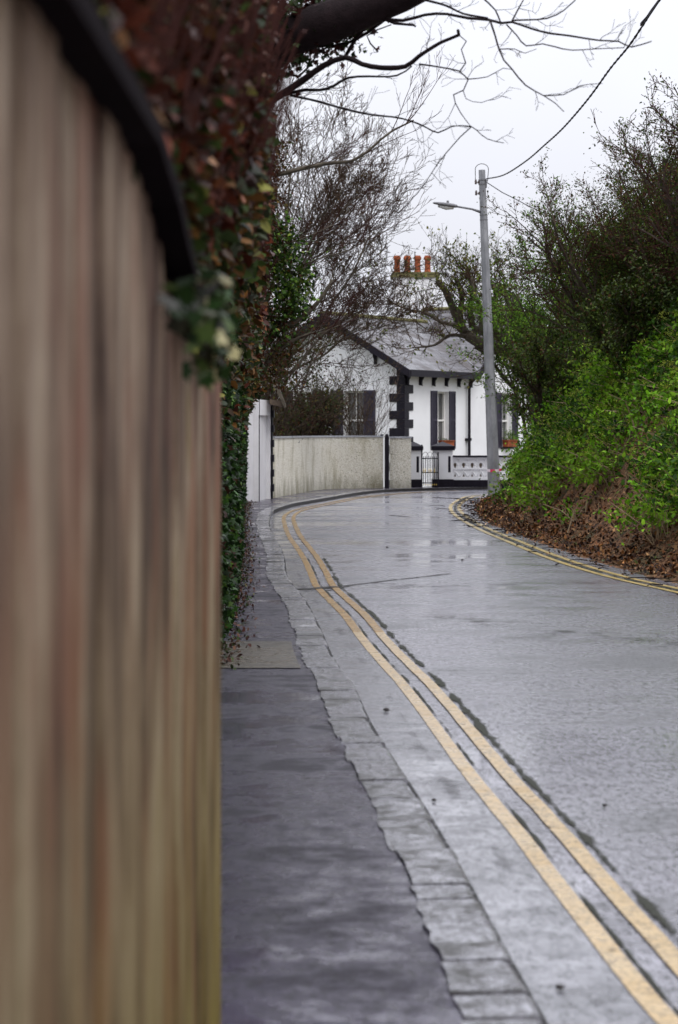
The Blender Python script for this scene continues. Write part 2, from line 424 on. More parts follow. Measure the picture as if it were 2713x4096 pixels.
# footpath
pback = [(p[0]-.25, p[1]) for p in WALL] + [(-2.0,51.7), (-1.9,53.3), (-1.6,54.2), (-1.09,58), (-.6,62.6), (1.3,64.2), (4,65.2), (9,66.8), (15,69)]
kin = offset(K1, -.20)
pp = [(p[0],p[1],float(pz(p[1]))-.004) for p in kin] + [(p[0],p[1],float(pz(p[1]))-.004) for p in pback[::-1]]
fillpoly('footpath', pp, 'path', kind='structure')
# kerb stones: one mesh, separate stones with gaps
mb = MB(); cum = np.concatenate([[0], np.cumsum(np.linalg.norm(np.diff(K1,axis=0),axis=1))])
def at(line, cu, s):
    return np.array([np.interp(s, cu, line[:,0]), np.interp(s, cu, line[:,1])])
nK = normals2(K1); s = 2.; rk = random.Random(5); stones = []
while s < cum[-1]-1:
    D = at(K1,cum,s)[1]; L = rk.uniform(.22, .95) if D < 52 else rk.uniform(.7,1.0)
    jr = 1 if D < 50 else .2
    w = .222+rk.uniform(-.012,.018)*jr; ro = rk.uniform(-.012,.012)*jr; dz = rk.uniform(.001,.009)*jr
    n_ = max(2, int(L/.12)); g = rk.choice([.007,.012,.022])
    front = []; back = []
    for k in range(n_+1):
        q = at(K1, cum, s+g+(L-2*g)*k/n_); nn = at(nK, cum, s+L*k/n_)
        e = rk.uniform(-.007,.007)*jr
        front.append(q+nn*(ro+e)); back.append(q-nn*(w+rk.uniform(-.010,.010)*jr))
    zt = [float(pz(p[1]))+dz+rk.uniform(-.002,.002) for p in front]
    b0 = len(mb.v); N = n_+1
    for p, z in zip(front, zt): mb.v.append((p[0],p[1],z-.006))
    for p, q, z in zip(front, back, zt): mb.v.append((*(p*.92+q*.08), z+.002))
    for p, z in zip(back, zt): mb.v.append((p[0],p[1],z))
    for p in front: mb.v.append((p[0],p[1],-.06))
    for p in back: mb.v.append((p[0],p[1],-.06))
    for k in range(n_):
        mb.f += [(b0+k+1,b0+k,b0+N+k,b0+N+k+1), (b0+N+k+1,b0+N+k,b0+2*N+k,b0+2*N+k+1), (b0+3*N+k+1,b0+3*N+k,b0+k,b0+k+1), (b0+2*N+k+1,b0+2*N+k,b0+4*N+k,b0+4*N+k+1)]
    mb.f += [(b0,b0+3*N,b0+4*N,b0+2*N,b0+N), (b0+n_,b0+N+n_,b0+2*N+n_,b0+4*N+n_,b0+3*N+n_)]
    s += L
kb = mb.build('kerb', 'kerbstone', kind='structure')
# dark bed under stones and dark strip over the face of the far kerb
strip('kerb_bed', offset(K1,-.27), offset(K1,-.015), pz(K1[:,1])-.012, pz(K1[:,1])-.014, 'kerbface', kind='structure')
far = K1[K1[:,1] > 45]
strip('kerb_face', offset(far,.018), offset(far,.014), -.01, pz(far[:,1])+.003, 'kerbface', kind='structure')
# gutter: wet smooth strip in front of the kerb
near = K1[(K1[:,1] < 48)]
wv = np.array([.30+.10*noise.noise(Vector((0,p[1]*.9,0)))+.05*noise.noise(Vector((3,p[1]*3.3,0))) for p in near])
strip('gutter', offset(near,-.02), offset(near, np.where(near[:,1]<20, wv+.06, wv)), .0035, .004, 'gutter', kind='structure')
strip('gutter_crack', offset(near,.002), offset(near,.018), .0075, .0075, 'crack', kind='structure')
# footpath patch
c0 = [(-.95,15.7), (at(K1,cum,0)[0],0)]
def kx(D): return float(np.interp(D, K1[:,1][:400], K1[:,0][:400]))
cut = np.argmax(K1[:,1] > 40)
def kx(D): return float(np.interp(D, K1[:cut,1], K1[:cut,0]))
pt = []
for i in range(14): D = 15.85+i*2.0/13; pt.append((kx(D)-.27, D+.05*noise.noise(Vector((i*.7,0,0))), float(pz(D))+.002))
for i in range(14): D = 17.85-i*2.0/13; pt.append((-1.1, D, float(pz(D))+.002))
fillpoly('footpath_patch', pt, 'patch', kind='structure')

# yellow lines
def yline(line, off, name, a, b, m, w=.075):
    seg = line[(line[:,1] >= a) & (line[:,1] <= b)]
    o = offset(seg, off); jit = np.array([noise.noise(Vector((off*9, p[1]*6, 0)))*.006 for p in seg])
    strip(name, offset(o, -w/2+jit), offset(o, w/2+jit), .008, .008, m, kind='structure')
for off in (0, .185):
    yline(L1, off, 'yellow_line', -5, 18.9, 'yellow_pale')
    yline(L1, off, 'yellow_line', 18.5, 48.5, 'yellow_ochre')
far_l = L1[int(np.argmax(L1[:,1] > 48.1)):]
for off in (0, .185):
    o = offset(far_l, off); strip('yellow_line', offset(o,-.0375), offset(o,.0375), .008, .008, 'yellow_ochre', kind='structure')
    o = offset(R1, off); strip('yellow_line', offset(o,-.04), offset(o,.04), .008, .008, 'yellow_cream', kind='structure')
# moss and damp beside the lines
nl = L1[(L1[:,1] < 30)]
for a_, b_ in ((.222,.305), (.042,.070)):
    strip('moss', offset(nl,a_), offset(nl,b_), .006, .006, 'moss', edge=True, cuts=4, kind='stuff')
strip('damp', offset(nl,-.25), offset(nl,-.04), .0058, .0058, 'damp', edge=True, cuts=4, kind='stuff')
rl = R1[(R1[:,1] > 19) & (R1[:,1] < 57)]
strip('moss', offset(rl,.045), offset(rl,.14), .006, .006, 'moss', edge=True, cuts=4, kind='stuff')
pa_ = catmull([(.9,20.5),(2.2,18.6),(3.2,17.2),(4.2,15.5)], .2)
strip('road_stain', offset(pa_,-1.6), offset(pa_,1.6), .0045, .0045, 'dark_patch', edge=True, cuts=8, kind='stuff')
pa_ = catmull([(.4,25),(1.2,24.5),(2.1,25)], .2)
strip('road_stain', offset(pa_,-.9), offset(pa_,.9), .0045, .0045, 'dark_patch', edge=True, cuts=8, kind='stuff')
# road seams and drain slot
def seam(name, pts, w, m='crack', z=.0065):
    a = catmull([G(*p) for p in pts], .1); a = a+np.array([[0, noise.noise(Vector((p[0]*4,1,0)))*.06] for p in a])
    strip(name, offset(a,-w/2), offset(a,w/2), z, z, m, kind='structure')
seam('road_crack', [(1330,2352),(1500,2330),(1660,2312),(1800,2296)], .05)
seam('road_crack', [(1290,2368),(1400,2345)], .03)
seam('road_crack', [(1560,2062),(1640,2068)], .12); seam('road_crack', [(1300,2023),(1410,2021)], .12)
seam('road_crack', [(1110,2158),(1290,2155)], .06)
a = catmull([G(1190,2360), G(1260,2357), G(1345,2349)], .1)
strip('drain_slot', offset(a,-.07), offset(a,.07), .0105, .0105, 'kerbface', kind='structure')

# ------------------------------------------------------------------ bank
segA = BASE[:-1]; segB = BASE[1:]
def sdist(X, Y):
    X = np.asarray(X,float).ravel(); Y = np.asarray(Y,float).ravel(); best = np.full(X.shape, 1e9); sg = np.ones(X.shape)
    for a, b in zip(segA, segB):
        d = b-a; L2 = d@d; t = np.clip(((X-a[0])*d[0]+(Y-a[1])*d[1])/L2, 0, 1)
        ex = X-(a[0]+t*d[0]); ey = Y-(a[1]+t*d[1]); q = ex*ex+ey*ey
        cr = d[0]*ey-d[1]*ex
        m_ = q < best; best[m_] = q[m_]; sg[m_] = np.where(cr[m_] < 0, 1, -1)
    return np.sqrt(best)*sg
def hnoise(x, y, f, o=0): return noise.fractal(Vector((x*f, y*f, o)), .8, 2.1, 4)
def bankz(X, Y, s=None):
    X = np.asarray(X,float).ravel(); Y = np.asarray(Y,float).ravel()
    if s is None: s = sdist(X, Y)
    h = np.interp(s, [-3,0,.4,.9,1.5,2.2,3.0,4.2,6,10,30], [-.6,-.0,.15,.65,1.7,2.7,3.35,4.1,4.4,4.7,5.5])
    fall = 1-.5*sstep(Y, 36, 54)
    h = np.where(s > .4, .12+(h-.12)*fall, h)
    nz = np.array([hnoise(x,y,.55,3) for x,y in zip(X,Y)]); n2 = np.array([hnoise(x,y,2.1,7) for x,y in zip(X,Y)])
    return h + nz*.45*sstep(s, .3, 2) + n2*(.03+.10*sstep(s,.2,1.5))*(s > -.4)
def axis(a, b, st): return np.arange(a, b, st)
gx = np.concatenate([axis(2.2,8,.16), axis(8,30,1.)]); gy = np.concatenate([axis(-8,20,.8), axis(20,60,.2), axis(60,63,.5)])
XX, YY = np.meshgrid(gx, gy); zzz = bankz(XX, YY)
mb = MB(); mb.v = list(zip(XX.ravel().tolist(), YY.ravel().tolist(), zzz.tolist())); w_ = len(gx)
for j in range(len(gy)-1):
    for i in range(w_-1):
        q = (j*w_+i, j*w_+i+1, (j+1)*w_+i+1, (j+1)*w_+i)
        if max(mb.v[k][2] for k in q) > -.08: mb.f.append(q)
mb.build('bank_slope', 'bank', smooth=True, kind='structure')

def scatter(n, s0, s1, y0, y1, xm=9, dens=None):
    out = []; tries = 0
    while len(out) < n and tries < 60:
        X = rs.uniform(2.4, xm, n*2); Y = rs.uniform(y0, y1, n*2); s = sdist(X, Y); k = (s > s0) & (s < s1)
        X, Y, s = X[k], Y[k], s[k]
        if dens is not None:
            k = rs.rand(len(X)) < dens(X, Y, s); X, Y, s = X[k], Y[k], s[k]
        out += list(zip(X, Y, s)); tries += 1
    a = np.array(out[:n]); return a
# leaf litter
a = scatter(26000, -.42, 1.5, 20, 58.5, dens=lambda X,Y,s: np.where(s < 0, .10*np.exp(s*6), np.exp(-np.maximum(0,s-.5)*1.2)))
z = np.maximum(bankz(a[:,0], a[:,1], a[:,2]), .006)
leaves('leaf_litter', np.stack([a[:,0],a[:,1],z+.012],1), rs.uniform(.03,.075,len(a)), [(.13,.05,.018),(.24,.11,.04),(.05,.022,.012),(.38,.22,.10),(.02,.012,.01),(.07,.09,.02)], [4,3,5,1.2,4,.6], m='litter', up=1.5, kind='stuff')
a = scatter(9000, 1.0, 4.2, 22, 57)
z = bankz(a[:,0], a[:,1], a[:,2])
leaves('dead_bracken', np.stack([a[:,0],a[:,1],z+.02],1), rs.uniform(.06,.14,len(a)), [(.13,.06,.03),(.22,.12,.05),(.05,.025,.015),(.30,.18,.09)], [4,2,5,.6], m='litter', up=.5, kind='stuff')
# spilled twigs on the road by the nose
mb = MB(); rk = random.Random(4)
for i in range(150):
    Y = rk.uniform(40,56) if i < 110 else rk.uniform(22,40); X = float(np.interp(Y, BASE[:,1][:120], BASE[:,0][:120]))-abs(rk.gauss(0,.22)) if False else 0
    k = int(np.argmin(np.abs(BASE[:,1]-Y) + (BASE[:,0] > 5)*50)); X = BASE[k,0]-abs(rk.gauss(0,.25))
    an = rk.uniform(0, 6.28); L = rk.uniform(.1,.5); mb.tube([(X,Y,.016),(X+math.cos(an)*L/2,Y+math.sin(an)*L/2,.03),(X+math.cos(an+.4)*L,Y+math.sin(an+.4)*L,.016)], [.009,.007,.004], 4)
mb.build('fallen_twigs', 'bark_dark', kind='stuff')

# green plants on the bank: clumps of leaves on stems
def plantmask(X, Y, s):
    n = np.array([hnoise(x,y,.8,11) for x,y in zip(X,Y)])
    return ((n - 2.0*((Y > 50) & (s < 1.7)) - .22*((s < 1.1) & (Y < 33)) + .42*(s > 1.0) + .25*(s>1.8) - .25*(s < .9) - .2*sstep(Y,44,50)*(s<1.0)) > .08).astype(float)*(.95)+.02*(Y < 50)
a = scatter(3000, .5, 4.2, 21, 57.5, xm=8.5, dens=plantmask)
z = bankz(a[:,0], a[:,1], a[:,2]); Pt=[]; Sz=[]; Cl=[]; mbst = MB(); U=[]; US=[]
rk = random.Random(9)
for (X,Y,s_), z0 in zip(a, z):
    hh = rk.uniform(.18,.55); nl_ = rk.randint(45,85); tone = min(.99,max(0,.5+1.1*hnoise(X,Y,1.3,21)+rk.gauss(0,.16))); yellow = rk.random() < .45
    g_ = np.array((.11,.25,.012)) if .38 < tone < .68 else (np.array((.035,.085,.010)) if tone <= .38 else np.array((.17,.31,.022)))
    nst = rk.randint(3,5)
    for q in range(nst):
        ex = rk.gauss(-.08,.20); ey = rk.gauss(0,.20); top = Vector((X+ex, Y+ey, z0+hh*rk.uniform(.6,1.1)))
        mbst.tube([(X,Y,z0-.03), (X+ex*.4,Y+ey*.4,z0+hh*.5), tuple(top)], [.008,.007,.004], 3, cap=False)
        k = nl_//nst
        pts = np.array(top)[None,:] + rs.normal(size=(k,3))*np.array([.10,.10,.09])-np.array([0,0,.07])
        Pt.append(pts); Sz.append(rs.uniform(.045,.098,k)); Cl.append(g_[None,:]*np.exp(rs.normal(size=(k,1))*.35))
        if yellow and rk.random() < .7:
            for w in range(2):
                c = np.array(top)+rs.normal(size=3)*.06+np.array([0,0,.06]); kk = 16
                Pt.append(c+rs.normal(size=(kk,3))*np.array([.032,.032,.014])); Sz.append(np.full(kk,.024)); Cl.append(np.array([[.30,.34,.05]])*np.exp(rs.normal(size=(kk,1))*.25))
bp = leaves('alexanders_leaves', np.concatenate(Pt), np.concatenate(Sz), None, cols=np.concatenate(Cl), up=.8, kind='stuff')
mbst.build('alexanders_stems', 'pale_stem', kind='stuff')
# ivy carpet, darker, on the upper and far part of the bank
a = scatter(16000, 1.3, 6, 26, 58.5, xm=9, dens=lambda X,Y,s: .25+.75*(s > 2.6))
z = bankz(a[:,0], a[:,1], a[:,2])
leaves('ivy_carpet', np.stack([a[:,0]-rs.rand(len(a))*.12,a[:,1],z+rs.rand(len(a))*.22],1), rs.uniform(.06,.10,len(a)), [(.012,.03,.010),(.02,.05,.014),(.035,.075,.02),(.05,.09,.07)], [4,4,2,.5], m='leaf_gloss', tpl='ivy', up=.6, kind='stuff')
# pale dead stems at the top of the bank
mb = MB(); rk = random.Random(12)
for i in range(60):
    Y = rk.uniform(27,34); X = 4.9+rk.gauss(0,.6)+(Y-27)*-.05; z0 = float(bankz([X],[Y])[0])
    L = rk.uniform(.3,.9); dx = rk.uniform(-.6,.3); mb.tube([(X,Y,z0+.05),(X+dx*L*.5,Y,z0+L*.5),(X+dx*L*1.1,Y-.1,z0+L*rk.uniform(.5,.9))],[.012,.010,.005],4)
mb.build('dead_stems', 'pale_stem', kind='stuff')

# ------------------------------------------------------------------ shrubs and trees on the bank
def shrub(name, base, stems, H, spread, cfg, leafn, lsz, pal, wts, label, cat, leafm='leaf', tpl='leaf', seed=1, lean=(0,0,0), fill=None, barkm='bark', twigm='twig', group=None, leafjit=.06, lowbias=0):
    rng = random.Random(seed); r_ = np.random.RandomState(seed); o = empty(name, base, label=label, cat=cat, group=group)
    tr = MB(); tw = MB(); tips = []
    for i in range(stems):
        a = rng.uniform(0, 6.283); q = rng.uniform(0,1)**.5*spread*.35
        d = Vector((math.cos(a)*q*1.0, math.sin(a)*q*1.0, H*.8)).normalized()+Vector(lean)
        grow([tr, tr, tw], tips, (math.cos(a)*q, math.sin(a)*q, -.4), d, H*rng.uniform(.65,.95), rng.uniform(.035,.06), 0, cfg, rng)
    tr.build('trunk', barkm, o); tw.build('branches', twigm, o)
    tp = np.array([tuple(t) for t in tips])
    if lowbias:
        w = np.exp(-lowbias*(tp[:,2]/H)**2); w /= w.sum(); idx = r_.choice(len(tp), leafn, p=w)
    else: idx = r_.randint(0, len(tp), leafn)
    pts = tp[idx] + r_.normal(size=(leafn,3))*leafjit
    if fill is not None:
        n2, (rx,ry,rz), c = fill
        q = r_.normal(size=(n2,3)); q /= np.linalg.norm(q,axis=1)[:,None]; q *= (r_.rand(n2,1)**.45)
        wob = np.array([1+.35*noise.noise(Vector(tuple(v*2.2+seed))) for v in q])[:,None]
        pts = np.concatenate([pts, q*wob*np.array([rx,ry,rz])+np.array(c)])
    leaves('crown', pts, r_.uniform(lsz*.6, lsz*1.3, len(pts)), pal, wts, m=leafm, tpl=tpl, parent=o, rng=r_, up=.5)
    return o
CF = dict(seg=[7,5,4,3], wander=.10, trop=(0,0,.25), rmin=.004, kids=[8,6,5], lo=[.2,.2,.15], ang=[.55,.6,.6], rr=.55, lr=[.55,.5,.5], max=3)
CF2 = dict(CF, ang=[.7,.7,.7], kids=[9,6,5], rmin=.0045)
GREEN = [(.065,.14,.014),(.11,.21,.018),(.03,.07,.010),(.16,.26,.025)]
DARK = [(.030,.050,.010),(.050,.078,.012),(.085,.115,.018),(.075,.036,.016)]
zb = lambda x,y: float(bankz([x],[y])[0])
shrub('hawthorn_tree', (5.75,59.3,.6), 13, 5.2, 2.6, CF, 26000, .07, GREEN, [3,3,2,1], 'light green hawthorn tree coming into leaf directly behind the grey utility pole', 'tree', seed=3, lean=(-.13,0,0))
shrub('hawthorn_tree', (5.6,47,zb(5.6,47)), 12, 4.0, 3.0, CF, 30000, .065, GREEN[:3]+[(.05,.075,.012)], [3,3,3,3], 'rounded green hawthorn on the bank, between the pole-side tree and the tall dark thicket', 'tree', seed=4, lowbias=1.5, fill=(12000,(1.1,1.2,1.2),(0,0,1.0)))
shrub('hawthorn_tree', (4.6,43.5,zb(4.6,43.5)-.2), 10, 2.4, 2.6, CF, 16000, .07, DARK, [4,4,2,1], 'low dark thorn bush overhanging the brown bank face right of the pole', 'shrub', seed=5, fill=(12000,(.9,1.2,.9),(.2,0,.7)), group=None)
shrub('blackthorn_thicket', (6.1,38.5,zb(6.1,38.5)), 26, 3.5, 4.2, CF2, 36000, .042, DARK, [4,4,2,3], 'tall dark evergreen thicket with reddish bare twig tips, highest growth on the right bank', 'shrub', seed=6, lean=(-.10,-.02,0), lowbias=1.0, fill=(95000,(2.1,1.9,1.95),(-.1,0,1.15)), twigm='twig_red')
shrub('blackthorn_thicket', (6.6,33.5,zb(6.6,33.5)), 20, 3.4, 3.8, CF2, 26000, .042, DARK, [4,4,2,3], 'dark thicket cut off by the right edge of the picture above the dead pale stems', 'shrub', seed=8, lowbias=1.2, fill=(60000,(1.8,1.7,1.9),(0,0,1.3)), twigm='twig_red')
shrub('holly_bush', (5.4,36,zb(5.4,36)), 10, 1.7, 2.4, CF, 12000, .06, DARK, [5,4,2,1], 'low dark bush skirting the foot of the tall thicket above the green plants', 'shrub', leafm='leaf_gloss', seed=9, fill=(14000,(1.0,1.5,.8),(-.1,0,.4)))
shrub('holly_bush', (7.2,50,zb(7.2,50)), 12, 3.6, 3.4, CF, 12000, .08, DARK, [5,4,2,1], 'shaded bush far back on the bank behind the thicket', 'shrub', leafm='leaf_gloss', seed=10, fill=(16000,(1.8,1.8,1.6),(0,0,1.3)))

# pollarded tree by the house
rng = random.Random(21); o = empty('pollarded_tree', P(2160,1700,60.5)[:2]+(.9,), label='pollarded tree with thick twisting bare limbs reaching left across the house roof', cat='tree')
ox, oy, oz = o.location
tr = MB(); tw = MB(); tips = []
def loc(x, y, D): p = P(x,y,D); return Vector((p[0]-ox, p[1]-oy, p[2]-oz))
limbs = [
 ([(2165,1740),(2150,1600),(2160,1480),(2140,1390),(2090,1290),(2060,1180)], 60.5, .24, .11),
 ([(2150,1470),(2080,1420),(2000,1400),(1920,1370),(1860,1330),(1820,1250),(1780,1160),(1745,1125)], 61, .20, .07),
 ([(2150,1440),(2090,1375),(2010,1350),(1935,1330),(1890,1310)], 60, .17, .08),
 ([(1860,1335),(1840,1260),(1850,1180),(1822,1110)], 60.7, .085,.06),
 ([(1890,1310),(1880,1230),(1900,1150),(1862,1095)], 60.2, .085,.06),
 ([(1880,1350),(1800,1340),(1740,1380),(1660,1390)], 60.5, .05,.015),
 ([(1930,1340),(1925,1240),(1895,1170),(1888,1110)], 59.8, .08,.055),
 ([(1990,1350),(1960,1250),(1990,1180),(1960,1120)], 61, .09,.05),
 ([(2140,1400),(2050,1290),(2030,1200),(1990,1130)], 61, .11,.04),
 ([(2155,1560),(2070,1560),(2000,1490),(1950,1420),(1900,1390)], 61.5, .07,.03),
 ([(2150,1500),(2060,1480),(1990,1440)], 61.5, .06,.03),
 ([(1830,1300),(1770,1290),(1700,1250),(1640,1240),(1560,1210)], 60.4, .045,.012),
]
CP = dict(seg=[5,4,3], wander=.18, trop=(-.1,0,.35), rmin=.004, kids=[4,3], lo=[.2,.2], ang=[.6,.7], rr=.55, lr=[.6,.55], max=2)
for pts, D, r0, r1 in limbs:
    pl = catmull([tuple(loc(x,y,D)) for x,y in pts], .15); n_ = len(pl)
    rad = [r0+(r1-r0)*i/(n_-1)+.012*rng.random() for i in range(n_)]
    tr.tube([tuple(p) for p in pl], rad, 8)
    for k in range(15 if r1 < .1 else 6):
        i = rng.randint(n_//3, n_-1); d = Vector((rng.gauss(-.3,.6), rng.gauss(0,.5), rng.gauss(.5,.5)))
        grow([tw,tw,tw], tips, tuple(pl[i]), d, rng.uniform(.5,1.6), .016, 0, CP, rng)
tr.build('trunk', 'bark_grey', o, smooth=True); tw.build('branches', 'twig', o)
tp = np.array([tuple(t) for t in tips]); r_ = np.random.RandomState(3)
idx = r_.choice(np.where(r_.rand(len(tp)) < .5)[0], 2600)
leaves('crown', tp[idx]+r_.normal(size=(len(idx),3))*.05, r_.uniform(.05,.11,len(idx)), [(.10,.13,.02),(.16,.15,.035),(.06,.10,.015)], parent=o, rng=r_)

# ------------------------------------------------------------------ utility pole with lamp
o = empty('utility_pole', (0,0,0), label='tall grey octagonal lamp post leaning slightly left at the foot of the green bank', cat='lamp post')
b0 = Vector(P(1978,1972,58)); t0 = Vector(P(1928,680,58)); b0.z = .02
o.location = b0
up = t0-b0
MB().tube([(0,0,0), tuple(up*.03), tuple(up)], [.165,.16,.085], 8).build('pole', 'galv', o)
ax = lambda f: up*f
for f in (.845,.86,.955,.968): MB().tube([tuple(ax(f)), tuple(ax(f+.003))], [.105]*2, 8).build('band', 'lamp_grey', o)
q = ax(.872); f0 = 58/FL
MB().tube([tuple(q+Vector((-.05,0,-.02))), tuple(q+Vector((-.3,-.05,.06))), tuple(q+Vector((-.72,-.15,.12)))], [.04,.026,.024], 8).build('lamp_arm', 'lamp_grey', o, smooth=True)
hd = q+Vector((-.68,-.14,.12)); mb = MB()
prof = [(0,.035,.04),(.08,.075,.055),(.25,.09,.06),(.45,.08,.05),(.60,.045,.03),(.64,.01,.01)]
n0 = len(mb.v)
for t_, hw, hh in prof:
    for k in range(10):
        w = 2*math.pi*k/10; mb.v.append((hd.x-t_, hd.y-t_*.2+math.cos(w)*hw*1.3, hd.z+t_*.12+math.sin(w)*hh*(1 if math.sin(w) > 0 else .8)))
for i in range(len(prof)-1):
    for k in range(10): mb.f.append((n0+i*10+k, n0+i*10+(k+1)%10, n0+(i+1)*10+(k+1)%10, n0+(i+1)*10+k))
mb.f.append(tuple(n0+k for k in range(10))); mb.f.append(tuple(n0+50+k for k in range(9,-1,-1)))
lh = mb.build('lamp_head', 'lamp_grey', o, smooth=True)
MB().tube([(hd.x-.1,hd.y-.02,hd.z-.035),(hd.x-.3,hd.y-.06,hd.z-.035),(hd.x-.5,hd.y-.10,hd.z+.0)],[.04,.06,.03],8).build('lens','lens',lh, smooth=True)
MB().lathe((hd.x-.25,hd.y-.05,hd.z+.075),[(.03,0),(.03,.06),(.015,.075)],8).build('photocell','lamp_grey',lh)
for f in (.962,.928):
    ib = ax(f); mb = MB().tube([tuple(ib+Vector((-.03,0,0))), tuple(ib+Vector((-.17,0,0)))], .012, 5)
    br_ = mb.build('bracket', 'lamp_grey', o)
    for dz in (.06,):
        MB().lathe((ib.x-.17,ib.y,ib.z-.05), [(.02,0),(.035,.02),(.02,.04),(.035,.06),(.02,.09),(.03,.11),(.012,.13)], 8).build('insulator','ceramic', br_, smooth=True)
    MB().lathe((ib.x-.10,ib.y,ib.z-.03), [(.02,0),(.03,.02),(.02,.05),(.012,.07)], 8).build('insulator','ceramic', br_, smooth=True)
MB().box(tuple(ax(.975)+Vector((.08,-.05,-.25))), tuple(ax(.975)+Vector((.12,.05,-.05)))).build('terminal_clamp','lamp_grey',o)
ang = [math.pi*(1-k/10) for k in range(11)]
MB().tube([tuple(ax(.985)+Vector((-.17,0,-.2)))]+[tuple(ax(1.0)+Vector((math.cos(a)*.17, 0, math.sin(a)*.14+.02))) for a in ang]+[tuple(ax(.99)+Vector((.16,0,-.0))),tuple(ax(.99)+Vector((.14,0,-.22)))], .009, 5).build('wire_loop','cable',o)
MB().tube([tuple(ax(.86)+Vector((.085,-.02,0))), tuple(ax(.60)+Vector((.10,-.02,0)))], .012, 5).build('conduit','lamp_grey',o)
# tape
stripes = []; whites = []; tz = Vector(P(1960,1880,58)).z
pc = Vector((b0.x+up.x*(tz/up.z), b0.y, tz)); r0 = .163
for k in range(8):
    a0 = 2*math.pi*k/8+.2; a1 = 2*math.pi*(k+1)/8+.2
    poly = [(pc.x+math.cos(a0)*r0, pc.y+math.sin(a0)*r0, pc.z-.035+.02*math.sin(a0)),(pc.x+math.cos(a1)*r0, pc.y+math.sin(a1)*r0, pc.z-.035+.02*math.sin(a1)),(pc.x+math.cos(a1)*r0, pc.y+math.sin(a1)*r0, pc.z+.035+.02*math.sin(a1)),(pc.x+math.cos(a0)*r0, pc.y+math.sin(a0)*r0, pc.z+.035+.02*math.sin(a0))]
    (stripes if k % 2 else whites).append(MB().prism(poly, (math.cos(a0)*.003, math.sin(a0)*.003, 0)))
tp_ = empty('barrier_tape', (0,0,0), label='torn red and white barrier tape tied round the grey post near its foot', cat='tape')
for q_ in stripes: q_.build('red_stripe', 'tape_red', tp_)
for q_ in whites: q_.build('white_stripe', 'tape_white', tp_)
mb = MB(); y_ = pc.y-.14
mb.prism([(pc.x+.14,y_,tz-.03),(pc.x+.26,y_-.02,tz-.01),(pc.x+.25,y_-.04,tz+.06),(pc.x+.14,y_,tz+.03)],(0,.004,0)); mb.build('loose_end','tape_red',tp_)
# cables
cpts = [z4(865,655), z4(930,640), z4(1010,590), z4(1080,530), z4(1150,465), z4(1240,360), z4(1320,250), z4(1390,165), z4(1450,75), z4(1500,0)]
cl = []
for x, y in cpts:
    D = 4.805/((x-CX)/FL+.0175); cl.append(P(x,y,D))
cl.append((4.6, 12, 7.6)); cl.append((4.85,-2,8.2))
a = catmull(cl, .6)
mb = MB(); mb.tube([tuple(p) for p in a], .014, 6)
for ph in (0, math.pi): # twisted second strand
    a2 = catmull(cl, .1); cu = np.arange(len(a2))*.1
    mb.tube([(p[0]+math.cos(c*9+ph)*.011, p[1], p[2]+math.sin(c*9+ph)*.011) for p, c in zip(a2, cu)], .009, 4, cap=False)
tag(mb.build('overhead_cable', 'cable'), 'thick twisted black overhead cable sagging from the post top to the upper right', 'cable')
cpts = [(1945,728),(2010,770),(2070,800),(2110,822),(2250,890)]
mb = MB(); mb.tube([P(x,y,58-i*.8) for i,(x,y) in enumerate(cpts)], .012, 5)
tag(mb.build('service_wire', 'cable'), 'thin black wire running from the post top down into the green hawthorn', 'cable')

# ------------------------------------------------------------------ house
H = empty('cottage', (2.03,70,.07), R(60), label='white rendered cottage with black quoins, black shutters and slate roof at the bend', cat='house')
def wall_boxes(mb, u0, u1, z0, z1, ops, f):
    us = sorted({u0,u1,*[o_[0] for o_ in ops],*[o_[1] for o_ in ops]})
    for a, b in zip(us[:-1], us[1:]):
        hit = [o_ for o_ in ops if o_[0] <= a+1e-6 and o_[1] >= b-1e-6]
        if hit: f(mb, a, b, z0, hit[0][2]); f(mb, a, b, hit[0][3], z1)
        else: f(mb, a, b, z0, z1)
RW = [(2.17,3.02,1.06,2.86),(6.88,7.72,1.06,2.86)]           # openings in the right facade (x)
LW = [(1.44,2.17,1.06,2.86),(3.3,4.03,1.06,2.86)]            # openings in the gable (y)
mb = MB()
wall_boxes(mb, 0, 9.9, -.3, 3.6, RW, lambda m_,a,b,c,d: m_.box((a,0,c),(b,.32,d)))
wall_boxes(mb, .32, 5.4, -.3, 3.6, LW, lambda m_,a,b,c,d: m_.box((0,a,c),(.32,b,d)))
mb.prism([(0,0,3.6),(0,5.4,3.6),(0,2.7,5.18)], (.32,0,0))
mb.prism([(4.7,0,3.6),(9.9,0,3.6),(7.3,0,5.65)], (0,.32,0))
mb.box((.32,5.08,-.3),(9.9,5.4,3.6)); mb.box((9.58,.32,-.3),(9.9,5.08,3.6))
mb.build('wall', 'white_render', H)
mb = MB(); mb.box((.34,.34,-.1),(9.5,5.0,-.02)); mb.box((.34,1.6,0),(9.5,1.7,3.5)); mb.box((1.6,1.7,0),(1.7,5.0,3.5)); mb.build('interior_partition', 'brown_soffit', H)
# quoins
mb = MB(); k = 0; z_ = 3.58
while z_ > 0:
    lz = max(z_-.27, -.2); ly, lx = (.26,.55) if k % 2 == 0 else (.52,.27)
    mb.box((-.03,-.03,lz+.006),(lx,.005,z_)); mb.box((-.03,.005,lz+.006),(.005,ly,z_)); z_ = lz; k += 1
mb.build('quoin', 'black_paint', H, bevel=.006)
